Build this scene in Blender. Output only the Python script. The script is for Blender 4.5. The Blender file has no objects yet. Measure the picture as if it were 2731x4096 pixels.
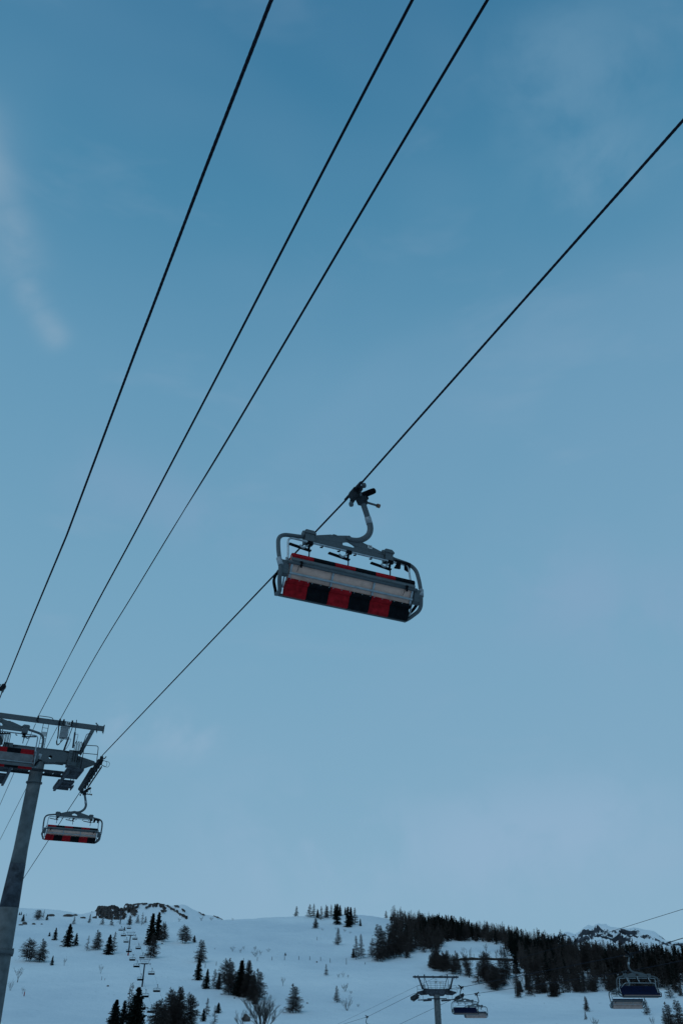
import bpy, math, random
import numpy as np
from mathutils import Vector, Matrix, noise

# ------------------------------------------------------------------ camera
SC = bpy.context.scene
F = 3186.0                       # focal length in pixels of the 2731 x 4096 photograph
PITCH = math.radians(32.3)
CAM = Vector((0.0, 0.0, 1.7))
cam_data = bpy.data.cameras.new('camera')
cam_data.sensor_fit = 'VERTICAL'
cam_data.sensor_height = 36.0
cam_data.sensor_width = 24.0
cam_data.lens = 36.0 * F / 4096.0
cam_data.clip_start = 0.1
cam_data.clip_end = 30000
cam = bpy.data.objects.new('camera', cam_data)
SC.collection.objects.link(cam)
cam.location = CAM
cam.rotation_euler = (math.radians(90) + PITCH, 0, 0)
SC.camera = cam
SC.view_settings.view_transform = 'Standard'
SC.view_settings.look = 'None'
SC.view_settings.gamma = 1
SC.view_settings.exposure = 0
SC.view_settings.use_curve_mapping = False

# ------------------------------------------------------------------ world: dusk sky
SUN_EL, SUN_ROT = math.radians(4), math.radians(250)
world = bpy.data.worlds.new('World')
SC.world = world
world.use_nodes = True
nt = world.node_tree
for n in list(nt.nodes):
    nt.nodes.remove(n)


def N(tree, kind, **kw):
    n = tree.nodes.new(kind)
    for k, v in kw.items():
        if k == 'inp':
            for a, b in v.items():
                n.inputs[a].default_value = b
        else:
            setattr(n, k, v)
    return n


def math_node(tree, op, a, b=None, clamp=False):
    n = tree.nodes.new('ShaderNodeMath')
    n.operation = op
    n.use_clamp = clamp
    for i, x in enumerate((a, b)):
        if x is None:
            continue
        if isinstance(x, (int, float)):
            n.inputs[i].default_value = x
        else:
            tree.links.new(x, n.inputs[i])
    return n.outputs[0]


def ramp_node(tree, fac, stops, interp='LINEAR'):
    n = tree.nodes.new('ShaderNodeValToRGB')
    cr = n.color_ramp
    cr.interpolation = interp
    while len(cr.elements) < len(stops):
        cr.elements.new(0.5)
    for e, (p, c) in zip(cr.elements, stops):
        e.position = p
        e.color = (*c, 1) if len(c) == 3 else c
    tree.links.new(fac, n.inputs[0])
    return n.outputs[0]


def mix_node(tree, fac, a, b, blend='MIX'):
    n = tree.nodes.new('ShaderNodeMix')
    n.data_type = 'RGBA'
    n.blend_type = blend
    for sock, x in ((n.inputs[0], fac), (n.inputs[6], a), (n.inputs[7], b)):
        if isinstance(x, (int, float)):
            sock.default_value = x
        elif isinstance(x, tuple):
            sock.default_value = (*x, 1)
        else:
            tree.links.new(x, sock)
    return n.outputs[2]


def srgb(r, g, b):
    f = lambda c: (c / 255 / 12.92) if c / 255 <= 0.04045 else ((c / 255 + 0.055) / 1.055) ** 2.4
    return (f(r), f(g), f(b))


tc = N(nt, 'ShaderNodeTexCoord')
sep = N(nt, 'ShaderNodeSeparateXYZ')
nt.links.new(tc.outputs['Generated'], sep.inputs[0])
X, Y, Z = sep.outputs
grad = ramp_node(nt, Z, [
    (0.0, srgb(139, 177, 202)), (0.10, srgb(136, 175, 201)), (0.22, srgb(127, 170, 197)), (0.45, srgb(115, 163, 192)),
    (0.66, srgb(100, 152, 184)), (0.80, srgb(75, 135, 170)), (0.90, srgb(58, 119, 157)), (1.0, srgb(52, 111, 149))])


def cloud(scale, detail, lo, hi, loc=(0, 0, 0), stretch=(1, 1, 1)):
    mp = N(nt, 'ShaderNodeMapping')
    mp.inputs['Location'].default_value = loc
    mp.inputs['Scale'].default_value = stretch
    nt.links.new(tc.outputs['Generated'], mp.inputs[0])
    nz = N(nt, 'ShaderNodeTexNoise', inp={'Scale': scale, 'Detail': detail, 'Roughness': 0.55, 'Distortion': 0.3})
    nt.links.new(mp.outputs[0], nz.inputs['Vector'])
    mr = N(nt, 'ShaderNodeMapRange', inp={'From Min': lo, 'From Max': hi})
    mr.interpolation_type = 'SMOOTHSTEP'
    nt.links.new(nz.outputs['Fac'], mr.inputs['Value'])
    return mr.outputs[0]


# broad veils of thin high cloud
veil = math_node(nt, 'MULTIPLY', cloud(1.6, 3, 0.40, 0.74, (3.1, 0.4, 0.7), (1, 1, 2.2)), 0.24)
c1 = mix_node(nt, veil, grad, srgb(134, 168, 197))
patch = math_node(nt, 'MULTIPLY', cloud(5.0, 4, 0.55, 0.75, (0.2, 5.4, 1.7), (1, 1, 3.4)), 0.11)
c2 = mix_node(nt, patch, c1, srgb(150, 175, 200))


def ray(u, v):
    a = (u - 1365.5) / F
    b = -(v - 2048) / F
    return Vector((a, math.cos(PITCH) - b * math.sin(PITCH), math.sin(PITCH) + b * math.cos(PITCH)))


def streak(cur, pts, width, strength, colour, seed, lo=0.36, hi=0.66):
    """a wisp of cirrus along a great-circle chain in the sky"""
    total = None
    for (ua, va, wa), (ub, vb, wb) in zip(pts, pts[1:]):
        a = ray(ua, va).normalized()
        b = ray(ub, vb).normalized()
        mid = (a + b) / 2
        ax = (b - a)
        L = ax.length
        ax.normalize()
        side = ax.cross(mid).normalized()

        def dot(vec, off):
            n = N(nt, 'ShaderNodeVectorMath', operation='DOT_PRODUCT')
            nt.links.new(tc.outputs['Generated'], n.inputs[0])
            n.inputs[1].default_value = vec
            return math_node(nt, 'SUBTRACT', n.outputs['Value'], off)
        d = dot(side, side.dot(mid))
        t = dot(ax, ax.dot(mid))
        w = width * (wa + wb) / 2
        g = math_node(nt, 'POWER', 2.718, math_node(nt, 'MULTIPLY', math_node(nt, 'POWER', math_node(nt, 'ABSOLUTE', math_node(nt, 'DIVIDE', d, w)), 2.0), -1.0))
        h = math_node(nt, 'POWER', 2.718, math_node(nt, 'MULTIPLY', math_node(nt, 'POWER', math_node(nt, 'ABSOLUTE', math_node(nt, 'DIVIDE', t, L * 0.62)), 4.0), -1.0))
        m = math_node(nt, 'MULTIPLY', g, h)
        total = m if total is None else math_node(nt, 'MAXIMUM', total, m)
    n2 = cloud(9.0, 7, lo, hi, (seed, seed, seed))
    f = math_node(nt, 'MULTIPLY', math_node(nt, 'MULTIPLY', total, n2), strength)
    return mix_node(nt, f, cur, colour)


c3 = streak(c2, [(-120, 400, .9), (10, 830, 1.7), (90, 1110, 1.0), (150, 1240, .8), (240, 1370, .8)], 0.019, 0.62, srgb(150, 176, 197), 2.3, 0.22, 0.8)
c3 = streak(c3, [(2230, 60, 1), (2330, 520, 1.2), (2420, 800, .8)], 0.075, 0.42, srgb(120, 160, 188), 7.1)
c3 = streak(c3, [(2600, 0, 1), (2760, 160, 1.2)], 0.05, 0.35, srgb(120, 156, 184), 4.4)
c3 = streak(c3, [(430, 2880, .8), (640, 2920, 1.2), (860, 2960, .7)], 0.028, 0.8, srgb(150, 180, 206), 5.5)
c3 = streak(c3, [(2000, 2250, .8), (2500, 2480, 1.2), (2900, 2560, 1)], 0.07, 0.35, srgb(140, 168, 199), 8.3)
c3 = streak(c3, [(900, 3350, .8), (1700, 3420, 1.2), (2600, 3300, 1)], 0.06, 0.6, srgb(150, 180, 208), 3.1)
c3 = streak(c3, [(300, 1900, .8), (1000, 2150, 1.1), (1500, 2050, .7)], 0.05, 0.35, srgb(132, 165, 196), 6.4)
bg_grad = N(nt, 'ShaderNodeBackground', inp={'Strength': 0.97})
nt.links.new(c3, bg_grad.inputs['Color'])
sky = N(nt, 'ShaderNodeTexSky', sky_type='NISHITA', sun_disc=False, sun_elevation=SUN_EL, sun_rotation=SUN_ROT, altitude=1800)
bg_sky = N(nt, 'ShaderNodeBackground', inp={'Strength': 0.004})
nt.links.new(sky.outputs[0], bg_sky.inputs['Color'])
add = N(nt, 'ShaderNodeAddShader')
nt.links.new(bg_grad.outputs[0], add.inputs[0])
nt.links.new(bg_sky.outputs[0], add.inputs[1])
wout = N(nt, 'ShaderNodeOutputWorld')
nt.links.new(add.outputs[0], wout.inputs['Surface'])

sun_data = bpy.data.lights.new('sun', 'SUN')
sun_data.energy = 0.5
sun_data.angle = math.radians(30)
sun_data.color = (0.72, 0.88, 1.0)
sun = bpy.data.objects.new('sun', sun_data)
SC.collection.objects.link(sun)
sun.rotation_euler = (math.radians(40), 0, math.radians(-35))

# ------------------------------------------------------------------ helpers
COL = SC.collection


def material(name, base, rough=0.6, metal=0.0, var=0.15, scale=6.0, bump=0.0, second=None, coord='Object', spec=0.5, detail=4):
    m = bpy.data.materials.new(name)
    m.use_nodes = True
    t = m.node_tree
    b = t.nodes['Principled BSDF']
    b.inputs['Roughness'].default_value = rough
    b.inputs['Metallic'].default_value = metal
    b.inputs['Specular IOR Level'].default_value = spec
    co = N(t, 'ShaderNodeTexCoord')
    nz = N(t, 'ShaderNodeTexNoise', inp={'Scale': scale, 'Detail': detail, 'Roughness': 0.6})
    t.links.new(co.outputs[coord], nz.inputs['Vector'])
    c2 = second if second else tuple(c * (1 - var * 2) for c in base)
    hi = tuple(min(1, c * (1 + var)) for c in base)
    col = ramp_node(t, nz.outputs['Fac'], [(0.32, c2), (0.68, hi)])
    t.links.new(col, b.inputs['Base Color'])
    if bump:
        bp = N(t, 'ShaderNodeBump', inp={'Strength': bump, 'Distance': 0.02})
        t.links.new(nz.outputs['Fac'], bp.inputs['Height'])
        t.links.new(bp.outputs[0], b.inputs['Normal'])
    return m


M = {
    'steel': material('galvanised_steel', (0.088, 0.10, 0.108), 0.6, 0.15, 0.12, 38, 0.15, spec=0.3),
    'pole': material('weathered_pole_steel', (0.12, 0.13, 0.135), 0.7, 0.1, 0.16, 2.6, 0.1, detail=7, spec=0.2),
    'pole_dark': material('dark_pole_coating', (0.058, 0.066, 0.08), 0.8, 0.0, 0.3, 3, spec=0.15),
    'dark_steel': material('dark_greased_steel', (0.022, 0.025, 0.03), 0.7, 0.1, 0.3, 12, spec=0.2),
    'chrome': material('bright_bare_tube', (0.36, 0.39, 0.41), 0.35, 0.4, 0.15, 14),
    'alu': material('pale_aluminium_rail', (0.30, 0.32, 0.34), 0.5, 0.2, 0.12, 8),
    'black': material('black_rubber', (0.006, 0.006, 0.008), 0.8, 0, 0.3, 10, spec=0.08),
    'rope': material('wire_rope', (0.012, 0.013, 0.022), 0.8, 0.0, 0.3, 30, spec=0.1),
    'shell': material('taupe_plastic_shell', (0.70, 0.43, 0.345), 0.7, 0, 0.10, 5, 0.05, spec=0.15),
    'shell_worn': material('grey_brown_plastic_shell', (0.42, 0.29, 0.255), 0.7, 0, 0.12, 5, 0.05, spec=0.15),
    'grey_shell': material('grey_seat_shell', (0.13, 0.13, 0.135), 0.7, 0, 0.15, 5, spec=0.2),
    'red': material('red_vinyl_cushion', (0.33, 0.010, 0.015), 0.8, 0, 0.2, 9, 0.05, spec=0.06),
    'blackvinyl': material('black_vinyl_cushion', (0.006, 0.007, 0.009), 0.8, 0, 0.25, 7, 0.05, spec=0.06),
    'blue': material('navy_vinyl_cushion', (0.003, 0.007, 0.032), 0.7, 0, 0.2, 7, spec=0.12),
    'sign': material('white_sign_plate', (0.55, 0.54, 0.53), 0.6, 0, 0.06, 12),
    'ink': material('black_lettering', (0.008, 0.008, 0.01), 0.6, 0, 0.1, 8),
    'tag': material('orange_brown_cap', (0.16, 0.07, 0.035), 0.6, 0, 0.25, 30),
    'box': material('grey_junction_box', (0.20, 0.21, 0.22), 0.6, 0.1, 0.12, 6),
    'bark': material('dark_bark', (0.05, 0.042, 0.04), 0.95, 0, 0.3, 4, spec=0.1),
    'twig': material('bare_larch_twigs', (0.075, 0.06, 0.055), 0.95, 0, 0.35, 0.8, spec=0.05),
    'twig_pale': material('pale_larch_twigs', (0.085, 0.07, 0.062), 0.95, 0, 0.3, 0.8, spec=0.05),
    'twig_wood': material('brown_wood_twigs', (0.07, 0.055, 0.05), 0.95, 0, 0.4, 0.05, spec=0.05),
    'needle': material('spruce_needles', (0.014, 0.018, 0.015), 0.95, 0, 0.4, 1.2, spec=0.05),
    'post': material('weathered_wood_post', (0.06, 0.045, 0.04), 0.9, 0, 0.3, 5, spec=0.1),
    'earth': material('bare_dark_earth', (0.045, 0.037, 0.033), 0.95, 0, 0.4, 0.6, spec=0.05),
    'redpaint': material('faded_red_padding', (0.32, 0.03, 0.03), 0.7, 0, 0.15, 3),
}


def rock_material(name, rock, snow, scale, thr, cov, slope_k):
    """bare rock on the steep faces, snow lying on the flatter ones, broken up by noise"""
    m = bpy.data.materials.new(name)
    m.use_nodes = True
    t = m.node_tree
    b = t.nodes['Principled BSDF']
    b.inputs['Roughness'].default_value = 0.9
    b.inputs['Specular IOR Level'].default_value = 0.15
    co = N(t, 'ShaderNodeTexCoord')
    geo = N(t, 'ShaderNodeNewGeometry')
    sp = N(t, 'ShaderNodeSeparateXYZ')
    t.links.new(geo.outputs['Normal'], sp.inputs[0])
    n1 = N(t, 'ShaderNodeTexNoise', inp={'Scale': scale, 'Detail': 8, 'Roughness': 0.68, 'Distortion': 0.6})
    n2 = N(t, 'ShaderNodeTexNoise', inp={'Scale': scale * 0.22, 'Detail': 3, 'Roughness': 0.5})
    n3 = N(t, 'ShaderNodeTexNoise', inp={'Scale': scale * 2.5, 'Detail': 5})
    for n in (n1, n2, n3):
        t.links.new(co.outputs['Object'], n.inputs['Vector'])
    a = math_node(t, 'MULTIPLY', math_node(t, 'SUBTRACT', 1.0, sp.outputs[2]), slope_k)
    s = math_node(t, 'ADD', a, math_node(t, 'MULTIPLY', math_node(t, 'SUBTRACT', n1.outputs['Fac'], 0.5), 1.4))
    s = math_node(t, 'ADD', s, math_node(t, 'MULTIPLY', math_node(t, 'SUBTRACT', n2.outputs['Fac'], 0.5), cov))
    mr = N(t, 'ShaderNodeMapRange', inp={'From Min': thr, 'From Max': thr + 0.06})
    t.links.new(s, mr.inputs['Value'])
    rc = ramp_node(t, n3.outputs['Fac'], [(0.3, tuple(c * 0.45 for c in rock)), (0.7, rock)])
    t.links.new(mix_node(t, mr.outputs[0], snow, rc), b.inputs['Base Color'])
    return m


SNOW = (0.78, 0.79, 0.81)


def hill_material():
    m = bpy.data.materials.new('snowy_rock_hill')
    m.use_nodes = True
    t = m.node_tree
    b = t.nodes['Principled BSDF']
    b.inputs['Roughness'].default_value = 0.9
    b.inputs['Specular IOR Level'].default_value = 0.1
    co = N(t, 'ShaderNodeTexCoord')
    at = N(t, 'ShaderNodeAttribute', attribute_name='bare_rock')
    n1 = N(t, 'ShaderNodeTexNoise', inp={'Scale': 0.45, 'Detail': 6, 'Roughness': 0.7})
    n2 = N(t, 'ShaderNodeTexNoise', inp={'Scale': 0.16, 'Detail': 6, 'Roughness': 0.65, 'Distortion': 0.5})
    for n in (n1, n2):
        t.links.new(co.outputs['Object'], n.inputs['Vector'])
    s = math_node(t, 'ADD', at.outputs['Fac'], math_node(t, 'MULTIPLY', math_node(t, 'SUBTRACT', n1.outputs['Fac'], 0.5), 1.5))
    mr = N(t, 'ShaderNodeMapRange', inp={'From Min': 0.46, 'From Max': 0.54})
    t.links.new(s, mr.inputs['Value'])
    rc = ramp_node(t, n2.outputs['Fac'], [(0.30, (0.022, 0.020, 0.02)), (0.5, (0.075, 0.06, 0.055)), (0.72, (0.15, 0.115, 0.10))])
    t.links.new(mix_node(t, mr.outputs[0], SNOW, rc), b.inputs['Base Color'])
    return m


M['rockhill'] = hill_material()
M['mountain'] = rock_material('snowy_mountain_rock', (0.07, 0.075, 0.09), SNOW, 0.024, 0.43, 1.0, 1.15)
M['cliff'] = rock_material('bare_cliff_rock', (0.13, 0.11, 0.10), SNOW, 0.25, 0.02, 0.5, 0.8)

m = bpy.data.materials.new('snow')
m.use_nodes = True
t = m.node_tree
b = t.nodes['Principled BSDF']
b.inputs['Roughness'].default_value = 0.8
b.inputs['Specular IOR Level'].default_value = 0.15
co = N(t, 'ShaderNodeTexCoord')
na = N(t, 'ShaderNodeTexNoise', inp={'Scale': 0.012, 'Detail': 5, 'Roughness': 0.55})
nb = N(t, 'ShaderNodeTexNoise', inp={'Scale': 0.12, 'Detail': 6, 'Roughness': 0.6})
nc = N(t, 'ShaderNodeTexNoise', inp={'Scale': 0.55, 'Detail': 4, 'Roughness': 0.6})
for n in (na, nb, nc):
    t.links.new(co.outputs['Object'], n.inputs['Vector'])
ca = ramp_node(t, na.outputs['Fac'], [(0.35, (0.68, 0.71, 0.75)), (0.65, (0.84, 0.84, 0.85))])
# sparse dark specks where grass tips and stones come through the snow
sp1 = math_node(t, 'GREATER_THAN', nc.outputs['Fac'], 0.66)
sp2 = math_node(t, 'GREATER_THAN', nb.outputs['Fac'], 0.57)
spf = math_node(t, 'MULTIPLY', math_node(t, 'MULTIPLY', sp1, sp2), 0.55)
t.links.new(mix_node(t, spf, ca, (0.16, 0.14, 0.13)), b.inputs['Base Color'])
bp = N(t, 'ShaderNodeBump', inp={'Strength': 0.7, 'Distance': 2.2})
t.links.new(nb.outputs['Fac'], bp.inputs['Height'])
t.links.new(bp.outputs[0], b.inputs['Normal'])
M['snow'] = m


class MB:
    """collects boxes, tubes and prisms and links them as ONE mesh object"""

    def __init__(self):
        self.v, self.f, self.s = [], [], []

    def add(self, verts, faces, smooth=False):
        o = len(self.v)
        self.v += [tuple(x) for x in verts]
        self.f += [tuple(i + o for i in f) for f in faces]
        self.s += [smooth] * len(faces)
        return self

    def box(self, lo, hi, rot=None, piv=None):
        x0, y0, z0 = lo
        x1, y1, z1 = hi
        vs = [Vector(p) for p in ((x0, y0, z0), (x1, y0, z0), (x1, y1, z0), (x0, y1, z0), (x0, y0, z1), (x1, y0, z1), (x1, y1, z1), (x0, y1, z1))]
        if rot is not None:
            piv = Vector(piv) if piv is not None else (Vector(lo) + Vector(hi)) / 2
            vs = [rot @ (p - piv) + piv for p in vs]
        return self.add(vs, [(0, 3, 2, 1), (4, 5, 6, 7), (0, 1, 5, 4), (1, 2, 6, 5), (2, 3, 7, 6), (3, 0, 4, 7)])

    def beam(self, a, b, w, h, up=(0, 0, 1)):
        a, b = Vector(a), Vector(b)
        d = (b - a).normalized()
        upv = Vector(up)
        if abs(d.dot(upv)) > 0.95:
            upv = Vector((0, 1, 0))
        s = d.cross(upv).normalized()
        u = s.cross(d).normalized()
        vs = []
        for p in (a, b):
            for i, j in ((-1, -1), (1, -1), (1, 1), (-1, 1)):
                vs.append(p + s * (i * w / 2) + u * (j * h / 2))
        return self.add(vs, [(0, 1, 2, 3), (7, 6, 5, 4), (0, 4, 5, 1), (1, 5, 6, 2), (2, 6, 7, 3), (3, 7, 4, 0)])

    def tube(self, pts, r, n=10, cap=True, smooth=True, flat=1.0):
        pts = [Vector(p) for p in pts]
        rs = r if isinstance(r, (list, tuple)) else [r] * len(pts)
        vs, fs = [], []
        prev = None
        for i, p in enumerate(pts):
            d = (pts[min(i + 1, len(pts) - 1)] - pts[max(i - 1, 0)]).normalized()
            if prev is None:
                ref = Vector((0, 0, 1)) if abs(d.z) < 0.9 else Vector((0, 1, 0))
                s = d.cross(ref).normalized()
            else:
                s = (prev - d * prev.dot(d)).normalized()
            prev = s
            u = d.cross(s).normalized()
            for k in range(n):
                a = 2 * math.pi * k / n
                vs.append(p + (s * math.cos(a) + u * math.sin(a) * flat) * rs[i])
        for i in range(len(pts) - 1):
            for k in range(n):
                a, b2 = i * n + k, i * n + (k + 1) % n
                fs.append((a, b2, b2 + n, a + n))
        self.add(vs, fs, smooth)
        if cap:
            o = len(self.v) - len(vs)
            self.f.append(tuple(o + k for k in reversed(range(n))))
            self.f.append(tuple(o + (len(pts) - 1) * n + k for k in range(n)))
            self.s += [False, False]
        return self

    def prism(self, poly, y0, y1, plane='xz'):
        n = len(poly)
        if plane == 'xz':
            mk = lambda p, y: (p[0], y, p[1])
        elif plane == 'yz':
            mk = lambda p, y: (y, p[0], p[1])
        else:
            mk = lambda p, y: (p[0], p[1], y)
        vs = [mk(p, y0) for p in poly] + [mk(p, y1) for p in poly]
        fs = [tuple(range(n)), tuple(reversed(range(n, 2 * n)))]
        for i in range(n):
            j = (i + 1) % n
            fs.append((i, i + n, j + n, j))
        return self.add(vs, fs)

    def build(self, name, mat, parent=None, off=(0, 0, 0)):
        me = bpy.data.meshes.new(name)
        v = self.v if off == (0, 0, 0) else [(a + off[0], b + off[1], c + off[2]) for a, b, c in self.v]
        me.from_pydata(v, [], self.f)
        me.polygons.foreach_set('use_smooth', self.s)
        for mm in (mat if isinstance(mat, (list, tuple)) else [mat]):
            me.materials.append(mm)
        me.update()
        o = bpy.data.objects.new(name, me)
        COL.objects.link(o)
        if parent:
            o.parent = parent
        return o


def rounded(pts, rad, seg=6):
    pts = [Vector(p) for p in pts]
    out = [pts[0]]
    for a, b, c in zip(pts, pts[1:], pts[2:]):
        d1, d2 = (a - b), (c - b)
        r = min(rad, d1.length * 0.48, d2.length * 0.48)
        p, q = b + d1.normalized() * r, b + d2.normalized() * r
        for i in range(seg + 1):
            s = i / seg
            out.append(p * (1 - s) ** 2 + b * 2 * s * (1 - s) + q * s ** 2)
    out.append(pts[-1])
    return out


def spline(pts, seg=6):
    pts = [Vector(p) for p in pts]
    P = [pts[0] * 2 - pts[1]] + pts + [pts[-1] * 2 - pts[-2]]
    out = []
    for i in range(1, len(P) - 2):
        for k in range(seg):
            t_ = k / seg
            a, b_, c, d = P[i - 1], P[i], P[i + 1], P[i + 2]
            out.append(0.5 * ((2 * b_) + (c - a) * t_ + (2 * a - 5 * b_ + 4 * c - d) * t_ ** 2 + (3 * b_ - a - 3 * c + d) * t_ ** 3))
    out.append(pts[-1])
    return out


def tag(o, label=None, cat=None, group=None, kind=None):
    if label:
        o['label'] = label
    if cat:
        o['category'] = cat
    if group:
        o['group'] = group
    if kind:
        o['kind'] = kind
    return o


def thing(name, label, cat, loc=(0, 0, 0), rz=0.0, group=None):
    o = bpy.data.objects.new(name, None)
    o.empty_display_size = 0.3
    COL.objects.link(o)
    o.location = loc
    o.rotation_euler = (0, 0, rz)
    return tag(o, label, cat, group)


def copy_tree(o, parent=None):
    c = o.copy()
    COL.objects.link(c)
    c.parent = parent
    for ch in [x for x in CHILD.get(o.name, [])]:
        copy_tree(ch, c)
    return c


CHILD = {}


def index_children():
    CHILD.clear()
    for ob in bpy.data.objects:
        if ob.parent:
            CHILD.setdefault(ob.parent.name, []).append(ob)


def text_mesh(name, body, size, mat, parent, loc, rot, off=0.0):
    cu = bpy.data.curves.new(name, 'FONT')
    cu.body = body
    cu.size = size
    cu.align_x = 'CENTER'
    cu.align_y = 'CENTER'
    cu.extrude = 0.002
    cu.offset = off
    tmp = bpy.data.objects.new(name + '_tmp', cu)
    COL.objects.link(tmp)
    dg = bpy.context.evaluated_depsgraph_get()
    dg.update()
    me = bpy.data.meshes.new_from_object(tmp.evaluated_get(dg))
    bpy.data.objects.remove(tmp)
    bpy.data.curves.remove(cu)
    me.materials.clear()
    me.materials.append(mat)
    o = bpy.data.objects.new(name, me)
    COL.objects.link(o)
    o.parent = parent
    o.location = loc
    o.rotation_euler = rot
    return o


# ------------------------------------------------------------------ terrain
R_NODES = [(300, 4160), (380, 4100), (430, 4050), (500, 3947), (625, 3821), (750, 3720), (850, 3660), (900, 3632)]
_rn = np.array([a for a, _ in R_NODES], float)
_vn = np.array([b for _, b in R_NODES], float)


def tan_el(v, th=0.0):
    """tangent of elevation of image row v along azimuth th"""
    y = math.cos(PITCH) + math.sin(PITCH) * (v - 2048) / F
    z = math.sin(PITCH) - math.cos(PITCH) * (v - 2048) / F
    return z / (y / math.cos(th))


def v_to_r(v):
    return float(np.interp(-v, -_vn, _rn))


RID = [(-900, 3640), (-400, 3648), (0, 3655), (100, 3655), (200, 3658), (300, 3670), (400, 3692), (600, 3692), (700, 3690), (800, 3685), (900, 3681), (1000, 3677), (1150, 3668),
       (1250, 3662), (1350, 3659), (1450, 3662), (1540, 3673), (1600, 3688), (1800, 3728), (2000, 3764), (2200, 3804), (2400, 3852), (2731, 3885), (3100, 3890), (3800, 3860)]
_ru = np.array([a for a, _ in RID], float)
_rv = np.array([b for _, b in RID], float)
_rr = np.array([v_to_r(b) for b in _rv])
_rth = np.arctan((_ru - 1365.5) / F / 1.14)


def smooth_interp(x, xs, ys, w):
    return sum(float(np.interp(x + w * k, xs, ys)) for k in (-2, -1, 0, 1, 2)) / 5


PROF_R = np.concatenate([[0, 60, 120, 200], _rn])
PROF_Z = np.concatenate([[0, -0.8, -3.2, -6.2], [1.7 + r * tan_el(v) for r, v in R_NODES]])


def prof(r):
    return sum(float(np.interp(r + k * 12, PROF_R, PROF_Z)) for k in (-2, -1, 0, 1, 2)) / 5


def sstep(a, b, x):
    t_ = min(1, max(0, (x - a) / (b - a)))
    return t_ * t_ * (3 - 2 * t_)


TH_CREST = math.atan((1650 - 1365.5) / F / 1.16)
TH_CREST2 = math.atan((2050 - 1365.5) / F / 1.16)


def ground(th, r):
    thc = max(-0.62, min(0.62, th))
    rr = smooth_interp(thc, _rth, _rr, 0.006)
    vr = smooth_interp(thc, _rth, _rv, 0.006)
    # height on the line of sight of that row (rows bend a little away from the middle of the picture)
    k = math.cos(thc)
    base = prof(min(r, rr))
    z = 1.7 + (base - 1.7) * (1 + (1 / k - 1) * -0.0)
    if r > rr:
        d = r - rr
        z = base - 0.20 * d * sstep(-10, 50, d)
        z = max(z, base - 45) if d < 900 else base - 45
    x, y = r * math.sin(th), r * math.cos(th)
    amp = sstep(60, 260, r)
    z += amp * (1.8 - 0.9 * sstep(550, 800, r)) * noise.noise(Vector((x * 0.012, y * 0.012, 3.0)))
    z += amp * 0.6 * noise.noise(Vector((x * 0.04, y * 0.04, 9.0)))
    # snow crest with a gully behind it, on the right
    c = sstep(TH_CREST, TH_CREST2, th) * (1 - sstep(0.5, 0.8, th))
    rc = 468 + 14 * noise.noise(Vector((th * 12, 2.0, 0)))
    z += c * 2.2 * math.exp(-((r - rc) / 16) ** 2)
    z -= c * 3.2 * math.exp(-((r - rc - 34) / 20) ** 2)
    # bank below the road
    c2 = sstep(0.115, 0.135, th) * (1 - sstep(0.175, 0.20, th))
    z += c2 * 2.0 * math.exp(-((r - 612) / 18) ** 2)
    return z


def build_ground():
    ths = list(np.arange(-0.62, 0.6201, 0.006)) + list(np.arange(0.66, 2 * math.pi - 0.62 - 0.02, 0.08))
    rs = [0.0] + list(np.geomspace(6, 240, 26)) + list(np.arange(250, 930, 6.0)) + list(np.geomspace(940, 9000, 24))
    vs, fs = [(0, 0, 0)], []
    nt_ = len(ths)
    for r in rs[1:]:
        for th in ths:
            tt = th if th < math.pi else th - 2 * math.pi
            vs.append((r * math.sin(tt), r * math.cos(tt), ground(tt, r)))
    for i in range(nt_):
        fs.append((0, 1 + (i + 1) % nt_, 1 + i))
    for j in range(len(rs) - 2):
        for i in range(nt_):
            a, b_ = 1 + j * nt_ + i, 1 + j * nt_ + (i + 1) % nt_
            fs.append((a, b_, b_ + nt_, a + nt_))
    mb = MB().add(vs, fs, True)
    o = mb.build('snow_ground', M['snow'])
    return tag(o, 'snow covered hillside', None, None, 'structure')


build_ground()


def place(u, v, rmax=930, rmin=60):
    """the point of the ground seen at photo pixel (u, v)"""
    d = ray(u, v)
    th = math.atan2(d.x, d.y)
    te = d.z / math.hypot(d.x, d.y)
    r = rmin
    best, br = -1e9, rmin
    while r < rmax:
        g = (ground(th, r) - CAM.z) / r
        if g >= te:
            lo, hi = r - 4, r
            for _ in range(12):
                mid = (lo + hi) / 2
                if (ground(th, mid) - CAM.z) / mid >= te:
                    hi = mid
                else:
                    lo = mid
            r = hi
            return Vector((r * math.sin(th), r * math.cos(th), ground(th, r))), r
        if g > best:
            best, br = g, r
        r += 4
    r = br - 3
    return Vector((r * math.sin(th), r * math.cos(th), ground(th, r))), r


def top_z(P, u, vtop):
    r = math.hypot(P.x, P.y)
    return CAM.z + r * tan_el(vtop, math.atan2(P.x, P.y))


def in_plane(u, v, P0, d2):
    """where the ray of pixel (u, v) meets the vertical plane through P0 along d2"""
    n = Vector((d2[1], -d2[0], 0))
    q = ray(u, v)
    t_ = (Vector(P0) - CAM).dot(n) / q.dot(n)
    return CAM + q * t_


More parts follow.
